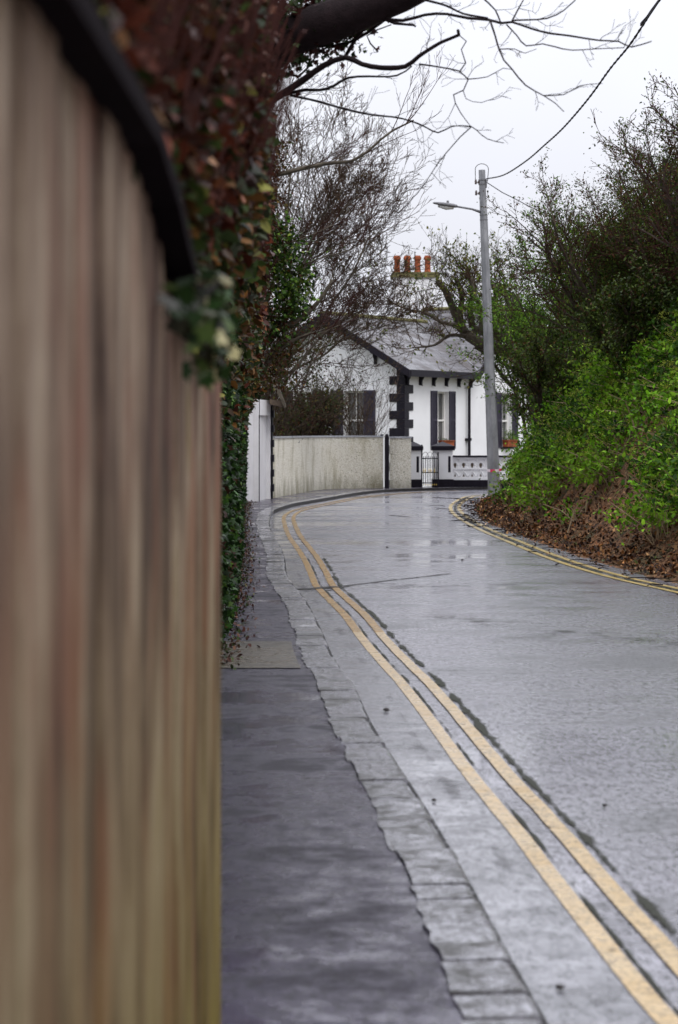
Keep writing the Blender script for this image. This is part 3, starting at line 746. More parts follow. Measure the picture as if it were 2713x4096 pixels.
# roof
def slab(name, quad, th=.09, m='slate', parent=H):
    # quad: eave a, eave b, ... polygon in house space; builds object whose local x/y run along eave / up slope
    a = Vector(quad[0]); b = Vector(quad[1]); c = Vector(quad[-1]); ex = (b-a).normalized()
    n = ex.cross(c-a).normalized(); ey = n.cross(ex)
    if n.z < 0: n = -n
    mb = MB(); loc_ = [( (Vector(p)-a).dot(ex), (Vector(p)-a).dot(ey), 0) for p in quad]
    mb.prism(loc_, (0,0,-th)); me = bpy.data.meshes.new(name); me.from_pydata(mb.v, [], mb.f); me.update()
    o_ = addobj(name, me, m, parent); from mathutils import Matrix
    zz_ = ex.cross(ey); Mx = Matrix((( ex.x,ey.x,zz_.x,a.x),(ex.y,ey.y,zz_.y,a.y),(ex.z,ey.z,zz_.z,a.z),(0,0,0,1)))
    o_.matrix_local = Mx
    return o_
sl = 1.58/2.7; ez = 3.6-.4*sl+.12; rz_ = 5.18+.13
rf = slab('roof', [(-.42,-.4,ez),(4.55,-.4,ez),(6.9,2.7,rz_),(-.42,2.7,rz_)])
slab('roof', [(9.9,5.8,ez),(-.42,5.8,ez),(-.42,2.7,rz_),(9.9,2.7,rz_)])
s2 = 2.05/2.6; ce = 3.6-.35*s2+.12; cr_ = 5.65+.13
slab('roof', [(4.35,3.2,ce),(4.35,-.35,ce),(7.3,-.35,cr_),(7.3,3.2,cr_)])
slab('roof', [(10.25,-.35,ce),(10.25,3.2,ce),(7.3,3.2,cr_),(7.3,-.35,cr_)])
mb = MB(); mb.tube([(-.42,2.7,rz_+.02),(6.6,2.7,rz_+.02)], .07, 8); mb.tube([(7.3,-.37,cr_+.02),(7.3,3.2,cr_+.02)], .07, 8); mb.build('ridge_tile','moss_roof',H)
# lead valley strip
mb = MB(); mb.tube([(4.5,-.38,ez+.02),(6.1,1.72,ez+.02+2.12*sl)], .06, 4); mb.build('valley_flashing','coping_slate',H)
mb = MB()
mb.box((-.42,-.47,ez-.20),(4.4,-.405,ez+.01))
mb.build('gutter_board','black_paint',H)
def barge(poly_a, poly_b, off): return MB().prism([poly_a, poly_b, (poly_b[0],poly_b[1],poly_b[2]-.24),(poly_a[0],poly_a[1],poly_a[2]-.24)], off)
barge((-.45,-.46,ez-.0),(-.45,2.7,rz_+.02),(-.06,0,0)).build('bargeboard','black_paint',H)
barge((-.45,5.86,ez-.0),(-.45,2.7,rz_+.02),(-.06,0,0)).build('bargeboard','black_paint',H)
barge((4.28,-.38,ce-.02),(7.3,-.38,cr_+.02),(0,-.06,0)).build('bargeboard','black_paint',H)
barge((10.32,-.38,ce-.02),(7.3,-.38,cr_+.02),(0,-.06,0)).build('bargeboard','black_paint',H)
def bracket(x=None, y=None, z=3.45, out=.34, h=.40, w=.07):
    pr = [(0,0),(out,0),(out,-.07),(out*.55,-.10),(out*.42,-.2),(out*.3,-.26),(out*.28,-h),(.12,-h-.03),(0,-h)]
    mb = MB()
    if y is None: mb.prism([(x-w/2, -a_, z+b_) for a_,b_ in pr], (w,0,0))
    else: mb.prism([(-a_, y-w/2, z+b_) for a_,b_ in pr], (0,w,0))
    mb.build('bracket','black_paint',H)
for x in (.12,1.0,1.885,2.77,3.65,4.52): bracket(x=x)
for y, z in ((1.0,3.6+1.0*sl-.08),(2.7,4.95),(4.4,3.6+1.0*sl-.08)): bracket(y=y, z=z)
# soffit
MB().prism([(-.40,-.38,ez-.11),(4.4,-.38,ez-.11),(4.4,.1,ez-.11+.48*sl),(-.40,.1,ez-.11+.48*sl)],(0,0,.012)).build('soffit','white_paint',H)
# windows
def window(fx, u0, u1, z0, z1):
    """fx(u, depth, z) -> local point"""
    def bx(mb, ua, ub, da, db, za, zb_):
        p = fx(ua,da,za); q = fx(ub,db,zb_); return mb.box(tuple(min(a,b) for a,b in zip(p,q)), tuple(max(a,b) for a,b in zip(p,q)))
    t = .055; mb = MB()
    bx(mb,u0,u0+t,.14,.24,z0,z1); bx(mb,u1-t,u1,.14,.24,z0,z1); bx(mb,u0+t,u1-t,.14,.24,z0,z0+.07); bx(mb,u0+t,u1-t,.14,.24,z1-t,z1)
    w_ = mb.build('window','white_paint',H)
    mb = MB(); zm = (z0+z1)/2-.05; um = (u0+u1)/2
    bx(mb,u0+t,u1-t,.15,.21,zm,zm+.055); bx(mb,um-.014,um+.014,.165,.20,z0+.07,zm); bx(mb,um-.014,um+.014,.165,.20,zm+.055,z1-t)
    mb.build('sash','white_paint',w_)
    bx(MB(),u0+t,u1-t,.205,.212,z0+.07,z1-t).build('pane','glass',w_)
    mb = MB()  # curtain with folds, drawn to the sides
    n_ = 22
    for side in (0,1):
        ua = u0+t if side == 0 else um+.02; ub = um-.05 if side == 0 else u1-t; v0 = len(mb.v)
        for i in range(n_+1):
            u = ua+(ub-ua)*i/n_; d = .27+.02*math.sin(i*1.9)
            mb.v += [fx(u,d,z0+.3 if side else z0+.05), fx(u,d,z1-.06)]
        for i in range(n_): mb.f.append((v0+2*i,v0+2*i+2,v0+2*i+3,v0+2*i+1))
    mb.build('curtain','curtain',w_)
    bx(MB(),u0-.03,u1+.03,-.05,.14,z0-.07,z0-.002).build('sill','black_paint',w_, bevel=.008)
def shutter(fx, u0, u1, z0, z1):
    def bx(mb, ua, ub, da, db, za, zb_):
        p = fx(ua,da,za); q = fx(ub,db,zb_); return mb.box(tuple(min(a,b) for a,b in zip(p,q)), tuple(max(a,b) for a,b in zip(p,q)))
    mb = MB(); t = .05
    bx(mb,u0,u0+t,-.045,-.003,z0,z1); bx(mb,u1-t,u1,-.045,-.003,z0,z1)
    for za in (z0,(z0+z1)/2-.04,z1-.08): bx(mb,u0+t,u1-t,-.045,-.003,za,za+.08)
    bx(mb,u0+t,u1-t,-.014,-.004,z0+.08,z1-.08)
    zc = z0+.09
    while zc < z1-.1:
        if not ((z0+z1)/2-.06 < zc < (z0+z1)/2+.04): bx(mb,u0+t,u1-t,-.034,-.014,zc,zc+.018)
        zc += .036
    mb.build('shutter','shutter',H)
fr = lambda u,d,z: (u,d,z); fl_ = lambda u,d,z: (d,u,z)
for (a,b,c,d) in RW:
    window(fr,a,b,c,d); shutter(fr,a-.42,a-.01,c-.04,d+.02); shutter(fr,b+.01,b+.42,c-.04,d+.02)
for (a,b,c,d) in LW:
    window(fl_,a,b,c,d); shutter(fl_,a-.42,a-.01,c-.04,d+.02); shutter(fl_,b+.01,b+.42,c-.04,d+.02)
# downpipe
mb = MB(); mb.tube([(4.3,-.42,3.42),(4.3,-.30,3.30),(4.3,-.12,3.15),(4.3,-.10,3.0),(4.3,-.10,-.1)], .05, 8)
for z_ in (3.0,1.3,.4): mb.tube([(4.3,-.10,z_),(4.3,-.10,z_+.07)], .075, 8)
mb.box((4.18,-.13,1.28),(4.42,-.0,1.36))
mb.build('downpipe','black_paint',H, smooth=False)
# chimney
ch = MB(); cxl, cyl = 6.2, 5.2
def hl(X, Y):  # world to house local
    dx, dy = X-2.03, Y-70; return (dx*.5+dy*.866, -dx*.866+dy*.5)
cw = P(1661,1200,79); lx, ly = hl(cw[0], cw[1])
def crot(pts): return pts
ztop = P(0,1112,79)[2]-.07; zc2 = P(0,1090,79)[2]-.07
c0 = (cw[0], cw[1])
CH = empty('chimney_pivot'); bpy.data.objects.remove(CH)
mb = MB(); W_ = .78
def wbox(mb, x0,x1,y0,y1,z0,z1):
    c = [hl(cw[0]+x, cw[1]+y) for x,y in ((x0,y0),(x1,y0),(x1,y1),(x0,y1))]
    mb.prism([(p[0],p[1],z0) for p in c],(0,0,z1-z0))
wbox(mb,-W_,W_,-.3,.45,3.0,ztop); chm = mb.build('chimney','white_render',H)
mb = MB(); wbox(mb,-W_-.08,W_+.08,-.38,.53,ztop,ztop+.09); wbox(mb,-W_-.03,W_+.03,-.33,.48,ztop+.09,ztop+.19); mb.build('corbel','moss_roof',chm)
for xf in (1589,1630,1671,1711):
    X_ = (xf-CX)*79/FL; p = hl(X_, 79.05)
    MB().lathe((p[0],p[1],ztop+.17),[(.13,0),(.125,.06),(.105,.1),(.10,.46),(.13,.48),(.135,.56),(.11,.58),(.10,.62)],14).build('chimney_pot','terracotta',chm, smooth=False)
# chimney second stack body of the rear block, lower wide render
mb = MB(); wbox(mb,-W_-.5,W_+.2,.6,3,0,5.0); mb.build('rear_wall','white_render',H)
# window boxes
for i,(a,b,c,d) in enumerate(RW):
    T = empty('window_box', (0,0,0), label=['terracotta trough on the black sill of the window left of the downpipe','terracotta trough with green plants at the window right of the grey post'][i], cat='planter', group='terracotta window boxes')
    def wl(x,y): return (2.03+x*.5-y*.866, 70+x*.866+y*.5)
    px_, py_ = wl((a+b)/2, -.14); T.location = (px_,py_,.07+c+.0); T.rotation_euler = (0,0,R(60))
    MB().prism([(-.36,-.10,.0),(.36,-.10,.0),(.36,.10,.0),(-.36,.10,.0)],(0,0,.2)).box((-.39,-.125,.2),(.39,.125,.235)).build('trough','terracotta',T, bevel=.01)
    n_ = 60 if i == 0 else 400
    pts = rs.normal(size=(n_,3))*np.array([.2,.05,.03 if i == 0 else .12])+np.array([0,0,.25 if i == 0 else .34])
    leaves('plant', pts, .05, [(.12,.10,.03),(.05,.10,.02)] if i == 0 else GREEN, parent=T)

# ------------------------------------------------------------------ roughcast wall
W = empty('roughcast_wall', (0,0,0), label='curved cream pebbledash garden wall with grey coping and mossy foot', cat='wall')
wl_ = smooth_line(catmull([(-1.566,53.9),(-1.36,55.6),(-1.066,57.8),(-.72,60.4),(-.25,62.3),(.377,63.0),(1.24,63.1)], .25), 3)
zt = 1.50
def wallstrip(name, line, th, z0, z1, m, parent):
    a = offset(line, 0); b = offset(line, -th); mb = MB(); n = len(a)
    for z in (z0,z1):
        for q in (a,b): mb.v += [(p[0],p[1],z) for p in q]
    for i in range(n-1):
        mb.f += [(i,i+1,2*n+i+1,2*n+i),(n+i+1,n+i,3*n+i,3*n+i+1),(2*n+i,2*n+i+1,3*n+i+1,3*n+i)]
    mb.f += [(0,2*n,3*n,n),(n-1,2*n-1,4*n-1,3*n-1)]
    return mb.build(name, m, parent)
wallstrip('wall_face', wl_, .3, -.05, zt, 'roughcast', W)
cop = offset(wl_, .03)
o_ = wallstrip('coping', cop, .36, zt, zt+.045, 'coping_slate', W)
# pier section beside
T = empty('wall_pier', (0,0,0), label='short pebbledash wall end standing between the black pipe and the white gate pier', cat='wall')
xa, xb = (1560-CX)*63.2/FL, (1645-CX)*63.2/FL
MB().box((xa,63.15,-.05),(xb,63.5,1.47)).build('wall_face','roughcast',T)
MB().box((xa-.01,63.12,1.47),(xb+.02,63.53,1.52)).build('coping','coping_slate',T)
xm = (1548-CX)*63/FL
mb = MB(); mb.box((xm-.062,62.98,-.02),(xm+.062,63.09,1.53)); mb.lathe((xm,63.03,1.53),[(.055,0),(.055,.04),(.0,.07)],10); mb.lathe((xm-.14,63.1,1.54),[(.05,0),(.05,.03),(.0,.05)],10)
tag(mb.build('black_post','black_paint',None,bevel=.015), 'plain black square post dividing the pebbledash wall near the gate', 'post')

# gate piers
def gate_pier(x0, x1, y0, y1, slot, label, capx=.06):
    T = empty('gate_pier', ((x0+x1)/2,(y0+y1)/2,.07), label=label, cat='gate pier', group='white gate piers with black caps')
    hx, hy = (x1-x0)/2, (y1-y0)/2
    MB().box((-hx,-hy,.22),(hx,hy,1.05)).build('shaft','white_render',T,bevel=.008)
    MB().box((-hx-.03,-hy-.03,-.1),(hx+.03,hy+.03,.219)).build('plinth','black_paint',T,bevel=.01)
    mb = MB(); mb.box((-hx-capx,-hy-capx,1.05),(hx+capx,hy+capx,1.17)); n = len(mb.v)
    mb.v += [(-hx-capx+.01,-hy-capx+.01,1.171),(hx+capx-.01,-hy-capx+.01,1.171),(hx+capx-.01,hy+capx-.01,1.171),(-hx-capx+.01,hy+capx-.01,1.171),(0,0,1.30)]
    mb.f += [(n,n+1,n+4),(n+1,n+2,n+4),(n+2,n+3,n+4),(n+3,n,n+4)]
    mb.build('cap','black_paint',T)
    MB().box((slot-.035,-hy-.006,.42),(slot+.035,-hy+.01,.88)).build('inset_panel','black_paint',T)
gx0, gx1 = (1640-CX)*64.3/FL, (1684-CX)*64.3/FL
gate_pier(gx0-.1, gx1, 64.1, 64.5, .11, 'white gate pier with black pyramid cap, against the pebbledash wall end')
hx0, hx1 = (1733-CX)*64.5/FL, (1810-CX)*64.5/FL
gate_pier(hx0, hx1, 64.3, 64.8, .18, 'wide white gate pier with black pyramid cap, below the window left of the downpipe')
# gate
g0, g1 = gx1+.02, (1754-CX)*64/FL
T = empty('garden_gate', (g0,64.15,.07), label='small black wrought iron garden gate with hooped top and gold spear tips', cat='gate')
wg = g1-g0; mb = MB()
for x, hh in ((0,1.16),(wg,1.0)): mb.tube([(x,0,.02),(x,0,hh)], .022, 6)
for z_ in (.12,.42,.82): mb.tube([(0,0,z_),(wg,0,z_)], .014, 5)
mb.lathe((0,0,1.16),[(.02,0),(.03,.02),(.02,.05),(.0,.06)],6)
mb.build('frame','black_paint',T)
mb = MB()
nb = 9
for k in range(1,nb): mb.tube([(wg*k/nb,0,.1),(wg*k/nb,0,.88)], .011, 5)
mb.build('bars','black_paint',T)
mb = MB()
for c in (.22,.5,.78):
    mb.tube([(wg*c+math.cos(a)*wg*.20,0,.84+math.sin(a)*.16) for a in [math.pi*k/10 for k in range(11)]], .007, 4)
mb.build('hoops','black_paint',T)
mb = MB()
for k in range(1,nb): mb.lathe((wg*k/nb,-.01,.05),[(.012,0),(.018,.02),(.0,.05)],5)
for k in (1,2,4,5,7): mb.lathe((wg*k/nb,-.01,.42),[(.012,0),(.022,.05),(.0,.14)],5)
mb.build('gold_tips','gold_paint',T)

# balustrade wall
b0x, b1x = hx1+.002, 7.6
T = empty('balustrade_wall', (b0x,64.35,.07), label='low white pierced balustrade on a black plinth in front of the cottage', cat='wall')
L = b1x-b0x
MB().box((0,0,-.1),(L,.3,.20)).build('plinth','black_paint',T)
MB().box((-.0,-.03,.85),(L,.30,.90)).build('coping','black_paint',T,bevel=.008)
MB().box((0,.02,.20),(L,.26,.27)).box((0,.02,.79),(L,.26,.85)).box((0,.03,.50),(L,.22,.55)).build('rail','white_render',T)
mb = MB(); mk = MB(); n_ = int(L/.245)
MB().box((0,.06,.27),(L,.12,.79)).build('panel','white_render',T)
for k in range(n_+1):
    c = .07+k*.245
    ring = [(c+math.cos(t)*.088, .055, .60+math.sin(t)*.105) for t in [2*math.pi*q/16 for q in range(17)]]
    mb.tube(ring, .016, 5)
    mb.tube([(c-.10,.055,.29),(c-.07,.055,.36),(c-.015,.055,.44),(c,.05,.50)], .017, 5); mb.tube([(c+.10,.055,.29),(c+.07,.055,.36),(c+.015,.055,.44)], .017, 5)
    mb.lathe((c+.1225,.06,.74),[(.02,0),(.04,.02),(.02,.05)],6)
    mk.prism([(c+math.cos(t)*.042,.050,.635+math.sin(t)*.05) for t in [2*math.pi*q/12 for q in range(12)]][::-1],(0,.012,0))
    mk.prism([(c-.018,.049,.53),(c+.018,.049,.53),(c+.026,.049,.60),(c-.026,.049,.60)],(0,.012,0))
    mk.prism([(c-.03,.049,.30),(c+.03,.049,.30),(c+.0,.049,.38)],(0,.012,0))
mb.build('tracery','white_render',T,smooth=True); mk.build('painted_hole_shade','brown_soffit',T)  # dark plates on the solid panel paint the shade inside the pierced holes
MB().box((0,.18,.27),(L,.20,.79)).build('back_panel','out_render',T)

# ------------------------------------------------------------------ outbuilding left
T = empty('white_outbuilding', (0,0,0), label='small white rendered outbuilding with recessed doorway and black quoins beside the ivy', cat='building')
zt2 = 3.0
def vwall(mb, a, b, z0, z1): n = len(mb.v); mb.v += [(a[0],a[1],z0),(b[0],b[1],z0),(b[0],b[1],z1),(a[0],a[1],z1)]; mb.f.append((n,n+1,n+2,n+3))
mb = MB()
foot = [(-2.16,50.4),(-1.96,51.55),(-1.84,51.55),(-1.84,51.62),(-1.87,51.63),(-1.72,53.15),(-1.625,53.15),(-1.60,53.7),(-4,54.2),(-4,50.4)]
mb.prism([(x,y,-.05) for x,y in foot],(0,0,2.09))
up_ = [(-2.16,50.4),(-1.96,51.55),(-1.84,51.55),(-1.625,53.15),(-1.60,53.7),(-4,54.2),(-4,50.4)]
mb.prism([(x,y,2.041) for x,y in up_],(0,0,.36))
mb.build('wall','out_render',T)
MB().prism([(-1.845,51.60,.07),(-1.82,51.60,.07),(-1.82,51.66,.07),(-1.845,51.66,.07)],(0,0,2.4)).build('dark_upright_strip','black_paint',T)  # black upright strip along the dark line between jamb and recess
MB().prism([(-2.20,50.2,.02),(-2.155,50.38,.02),(-2.155,50.43,.02),(-2.2,50.45,.02)],(0,0,2.2)).build('post','black_paint',T)
mb = MB(); z_ = 0.07; k = 0
while z_ < 2.2:
    w_ = .06 if k % 2 else .025; mb.box((-1.605,53.2+(0 if k%2 else .1),z_),(-1.60+w_,53.72,z_+.17)); z_ += .175; k += 1
mb.build('quoin','black_paint',T)
mb = MB(); mb.prism([(-1.28,52.5,2.24),(-1.28,52.5,2.32),(-1.62,52.5,3.12),(-2.6,52.5,4.2),(-2.6,52.5,4.1),(-1.66,52.5,3.04)],(0,2.0,0)); mb.build('roof','bark_grey',T)
MB().prism([(-1.26,52.42,2.2),(-1.26,52.42,2.34),(-1.62,52.42,3.16),(-2.6,52.42,4.26),(-2.6,52.42,4.08),(-1.68,52.42,3.02)],(0,.06,0)).build('bargeboard','bark_grey',T)
MB().prism([(-1.62,52.55,2.30),(-1.32,52.55,2.24),(-1.32,52.55,2.38),(-1.62,52.55,2.42)],(0,1.8,0)).build('soffit','brown_soffit',T)

# ------------------------------------------------------------------ near fence
T = empty('wooden_fence', (0,0,0), label='tall weathered brown board fence very close on the left, out of focus', cat='fence')
ftop = [(-3,2.13),(1,2.13),(3.3,2.12),(3.7,2.07),(4.15,1.97),(4.5,1.90),(4.9,1.86),(5.95,1.84)]
def fz(y): return float(np.interp(y,[a for a,b in ftop],[b for a,b in ftop]))
mb = MB(); y = -3.0; rk = random.Random(3)
while y < 5.95:
    w_ = rk.uniform(.10,.15); y1 = min(y+w_, 5.96); dx = rk.uniform(-.006,.006) if y < 5.7 else 0; e = .004
    x1 = -.312+dx
    mb.prism([(x1-.02,y+e,-.06),(x1-.003,y+e,-.06),(x1,y+e+.008,-.06),(x1,y1-e-.008,-.06),(x1-.003,y1-e,-.06),(x1-.02,y1-e,-.06)],(0,0,fz((y+y1)/2)+.06-.0))
    y = y1
mb.box((-.36,-3,-.06),(-.335,5.95,1.84)); mb.build('board_panel','boards',T)
mb = MB(); ys = [a for a,b in ftop if a <= 4.5]; prev = None
for ya, yb in zip(ys[:-1], ys[1:]):
    za, zb_ = fz(ya), fz(yb)
    mb.prism([(-.45,ya,za),(-.262,ya,za),(-.262,ya,za+.035),(-.45,ya,za+.035)],(0,yb-ya,zb_-za))
mb.build('capping_rail','dark_coping',T)

# ivy-clad boundary wall after the fence
T = empty('ivy_wall', (0,0,0), label='long garden wall smothered in green ivy running along the footpath', cat='wall')
wl2 = WALL[WALL[:,1] > 6.2]
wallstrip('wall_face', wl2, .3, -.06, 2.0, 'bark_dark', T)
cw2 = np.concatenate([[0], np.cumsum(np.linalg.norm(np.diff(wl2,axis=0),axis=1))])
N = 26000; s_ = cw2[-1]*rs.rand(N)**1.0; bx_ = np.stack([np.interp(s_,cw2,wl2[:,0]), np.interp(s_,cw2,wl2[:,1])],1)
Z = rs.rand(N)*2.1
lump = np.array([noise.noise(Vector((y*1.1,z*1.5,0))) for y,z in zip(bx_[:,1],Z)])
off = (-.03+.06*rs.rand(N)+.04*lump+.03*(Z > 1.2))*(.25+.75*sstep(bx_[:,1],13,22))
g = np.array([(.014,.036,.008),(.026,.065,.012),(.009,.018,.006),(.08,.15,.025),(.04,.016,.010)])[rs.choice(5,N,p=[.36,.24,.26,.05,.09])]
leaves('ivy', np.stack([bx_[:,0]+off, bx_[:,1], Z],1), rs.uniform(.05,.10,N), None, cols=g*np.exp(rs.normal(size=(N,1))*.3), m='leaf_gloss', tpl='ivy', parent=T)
# weeds and litter at the foot
N = 1800; s_ = cw2[-1]*(.2+.8*rs.rand(N)); bx_ = np.stack([np.interp(s_,cw2,wl2[:,0]), np.interp(s_,cw2,wl2[:,1])],1)
leaves('wall_foot_litter', np.stack([bx_[:,0]+.05+np.abs(rs.normal(size=N))*.09, bx_[:,1], pz(bx_[:,1])+.01+rs.rand(N)*.03],1), rs.uniform(.02,.05,N), [(.05,.02,.015),(.03,.05,.012),(.10,.05,.03),(.2,.2,.06)], [5,3,2,.3], m='litter', up=1.5, kind='stuff')

# hedge above the wall
T = empty('beech_hedge', (0,0,0), label='towering dark hedge of reddish brown and green leaves rising above the fence and ivy wall', cat='hedge')
Wl = WALL
def wx(D): return np.interp(D, Wl[:,1], Wl[:,0])
def hface(D, Z):
    """x of the hedge face"""
    D = np.asarray(D,float); Z = np.asarray(Z,float)
    zf = sstep(Z, 1.9, 2.7); nearf = sstep(D, 4.3, 7)
    tgt = -.0352*D + .0*Z
    x = (wx(D)+.06)*(1-zf)+tgt*zf
    x = x*nearf + np.minimum(-.36-0*D, x)*(1-nearf)
    return x
N = 95000
u = rs.rand(N); D = 2.6*np.exp(u*math.log(47/2.6)); D = np.where(rs.rand(N) < .3, rs.uniform(5,47,N), D)
Ztop = 1.7+2100*np.maximum(D,6)/FL; Ztop = np.minimum(Ztop, 7.2+1.0*np.array([noise.noise(Vector((d*.35,0,4))) for d in D]))
zlo = np.where(D < 5.2, np.interp(D,[0,3.3,4.5,5.2],[2.13,2.12,1.87,1.80]), 1.75)
Z = zlo+(np.maximum(Ztop,3.0)-zlo)*rs.rand(N)
lump = np.array([noise.noise(Vector((d*.9,z*1.1,0)))*.6+noise.noise(Vector((d*2.6,z*3.0,5)))*.4 for d,z in zip(D,Z)])
dep = -rs.exponential(.10,N)*(1+D/14)
X = hface(D,Z)+lump*(.05+.007*D)+dep
sizes = rs.uniform(.035,.065,N)*(1+D/38)
redf = np.maximum(sstep(Z,2.2,3.4)*.85+.1, .8*(D < 7)*(Z > 2.25))
base_r = np.array([(.070,.018,.010),(.036,.014,.010),(.105,.035,.014),(.020,.032,.010),(.34,.18,.09)]); base_g = np.array([(.035,.055,.014),(.07,.035,.012),(.020,.026,.010),(.17,.17,.04),(.12,.055,.015)])
cr = base_r[rs.choice(5,N,p=[.38,.32,.13,.15,.02])]; cg = base_g[rs.choice(5,N,p=[.32,.27,.27,.04,.10])]
pick = (rs.rand(N) < redf)[:,None]; c = np.where(pick, cr, cg)*np.exp(rs.normal(size=(N,1))*.35)
leaves('foliage', np.stack([X,D,Z],1), sizes, None, cols=c, tpl='leaf', parent=T, m='leaf_gloss')
# solid dark inner growth
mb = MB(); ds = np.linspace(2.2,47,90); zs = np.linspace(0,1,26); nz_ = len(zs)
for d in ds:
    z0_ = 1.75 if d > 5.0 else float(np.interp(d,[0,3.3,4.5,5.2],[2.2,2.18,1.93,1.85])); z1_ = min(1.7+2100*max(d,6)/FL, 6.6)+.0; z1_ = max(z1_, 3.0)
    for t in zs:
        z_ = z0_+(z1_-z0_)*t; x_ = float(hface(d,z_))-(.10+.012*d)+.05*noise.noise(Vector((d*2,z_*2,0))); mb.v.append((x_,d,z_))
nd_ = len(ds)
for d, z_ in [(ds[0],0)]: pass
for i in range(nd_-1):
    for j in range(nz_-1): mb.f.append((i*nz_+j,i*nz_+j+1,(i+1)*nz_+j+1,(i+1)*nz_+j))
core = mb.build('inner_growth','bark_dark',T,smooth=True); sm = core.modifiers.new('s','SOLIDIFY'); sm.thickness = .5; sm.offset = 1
# twigs sticking out
mb = MB(); rk = random.Random(31)
for i in range(900):
    d = 2.8*math.exp(rk.random()*math.log(46/2.8)); z_ = rk.uniform(2.2, min(1.7+1900*max(d,5)/FL,6.5)); x_ = float(hface(d,z_))
    dx = rk.uniform(.02,.16); L_ = rk.uniform(.1,.35)*(1+d/30); mb.tube([(x_-.15,d,z_),(x_+dx*.3,d-L_*.2,z_+L_*.3),(x_+dx,d-L_*.3,z_+L_)],[.005,.004,.002],3,cap=False)
mb.build('twigs','twig_red',T)
# ivy tuft hanging over the fence
a_ = np.array([-.275,4.55,1.93]); n_ = 230
pts = a_+rs.normal(size=(n_,3))*np.array([.022,.32,.045])
T2 = leaves('ivy_tuft', pts, rs.uniform(.03,.055,n_), [(.02,.045,.012),(.07,.11,.03),(.02,.02,.01),(.25,.23,.12)], [4,2,5,.5], tpl='ivy', m='leaf_gloss')
tag(T2, 'blurred tuft of green ivy hanging over the low end of the board fence', 'ivy')

# ------------------------------------------------------------------ overhanging tree (traced limbs, near)
T = empty('overhanging_tree', (-1.35,15,0), label='bare dark tree whose heavy limb and twigs reach over the road along the top', cat='tree')
rng = random.Random(77); tr = MB(); tw = MB(); tips = []
def T4(pts, D0, D1=None):
    D1 = D1 or D0; n = len(pts); out = []
    for i,(x,y) in enumerate(pts):
        p = P(*z4(x,y), D0+(D1-D0)*i/(n-1)); out.append((p[0]+1.35, p[1]-15, p[2]))
    return out
tr.tube(catmull([(0,0,-.2),(.02,0,1.5),(.12,.1,2.8),(.30,.2,3.7),(.52,.3,4.1)],.3).tolist(), [.2]*40 if False else [.20-.004*i for i in range(len(catmull([(0,0,-.2),(.02,0,1.5),(.12,.1,2.8),(.30,.2,3.7),(.52,.3,4.1)],.3)))], 10)
LIMB = [
 ([(-250,420),(-120,300),(0,215),(110,150),(250,92),(400,40),(550,-20),(700,-90),(900,-200),(1150,-300),(1450,-420),(1800,-480)], 15.5, 14, .19, .012),
 ([(-120,440),(0,420),(60,385),(110,350),(200,290),(270,240),(350,210),(410,235),(480,248),(570,243),(620,205),(700,155),(765,128),(762,112)], 15.3, 14, .030, .009),
 ([(350,205),(390,140),(430,95),(490,72),(560,76),(640,55),(720,50),(800,65),(870,70),(920,85),(960,80),(1030,105),(1100,122),(1200,137),(1280,150),(1350,150),(1395,172),(1470,152)], 15, 13.5, .013, .004),
 ([(480,62),(530,85),(600,92),(608,98)], 15, 15, .012, .007),
 ([(300,170),(380,150),(430,120),(500,70),(560,40),(640,-5)], 15, 14.8, .012, .009),
 ([(880,75),(900,130),(915,180),(930,220),(960,255),(1010,310),(1075,350),(1120,380),(1150,410)], 14, 13.4, .007, .003),
 ([(1075,350),(1150,345),(1210,315),(1290,305)], 13.5, 13.2, .004, .002),
 ([(940,90),(980,130),(1015,168),(1070,160),(1120,170),(1180,182),(1300,180),(1370,176)], 14, 13.4, .005, .003),
 ([(640,0),(720,20),(780,50),(870,65)], 14.4, 14, .009, .006),
 ([(850,-10),(900,35),(920,80)], 14.2, 14, .006, .005),
 ([(960,78),(985,30),(1005,-5)], 14, 14, .006, .004),
 ([(960,75),(1090,66),(1150,38),(1190,0)], 14, 13.8, .006, .004),
 ([(915,180),(970,178),(1010,195),(1050,180)], 13.9, 13.6, .004, .002),
 ([(110,352),(200,330),(260,330),(310,315),(360,285),(440,280),(540,275),(590,240)], 15.3, 14.6, .013, .005),
 ([(150,350),(250,370),(350,400),(450,420),(560,435),(620,455),(690,485),(740,465),(810,465),(870,510),(930,522)], 15.3, 14, .009, .0025),
 ([(620,235),(700,245),(770,260),(800,290),(780,330),(745,345),(770,410),(810,465)], 14.5, 14, .006, .0025),
 ([(770,260),(790,230),(775,180),(795,150),(770,130)], 14.3, 14, .0045, .003),
 ([(810,465),(770,500),(720,560),(690,600),(640,670),(590,730),(520,800)], 14.3, 14.6, .004, .002),
 ([(795,290),(870,280),(930,250),(960,255)], 14.2, 14, .004,.002),
 ([(780,330),(790,360),(850,375),(915,352)], 14.2, 14, .003,.0015),
 ([(470,190),(430,130),(520,90)], 15, 15, .006,.004),
 ([(100,290),(125,270),(180,280),(240,210)], 15.4, 15.4, .012,.006),
 ([(45,260),(75,240),(100,300),(60,330)], 15.4, 15.4, .014,.012),
]
CT = dict(seg=[5,3], wander=.22, trop=(.15,0,.1), rmin=.0014, kids=[3], lo=[.3], ang=[.8], rr=.6, lr=[.55], max=1, taper=.3)
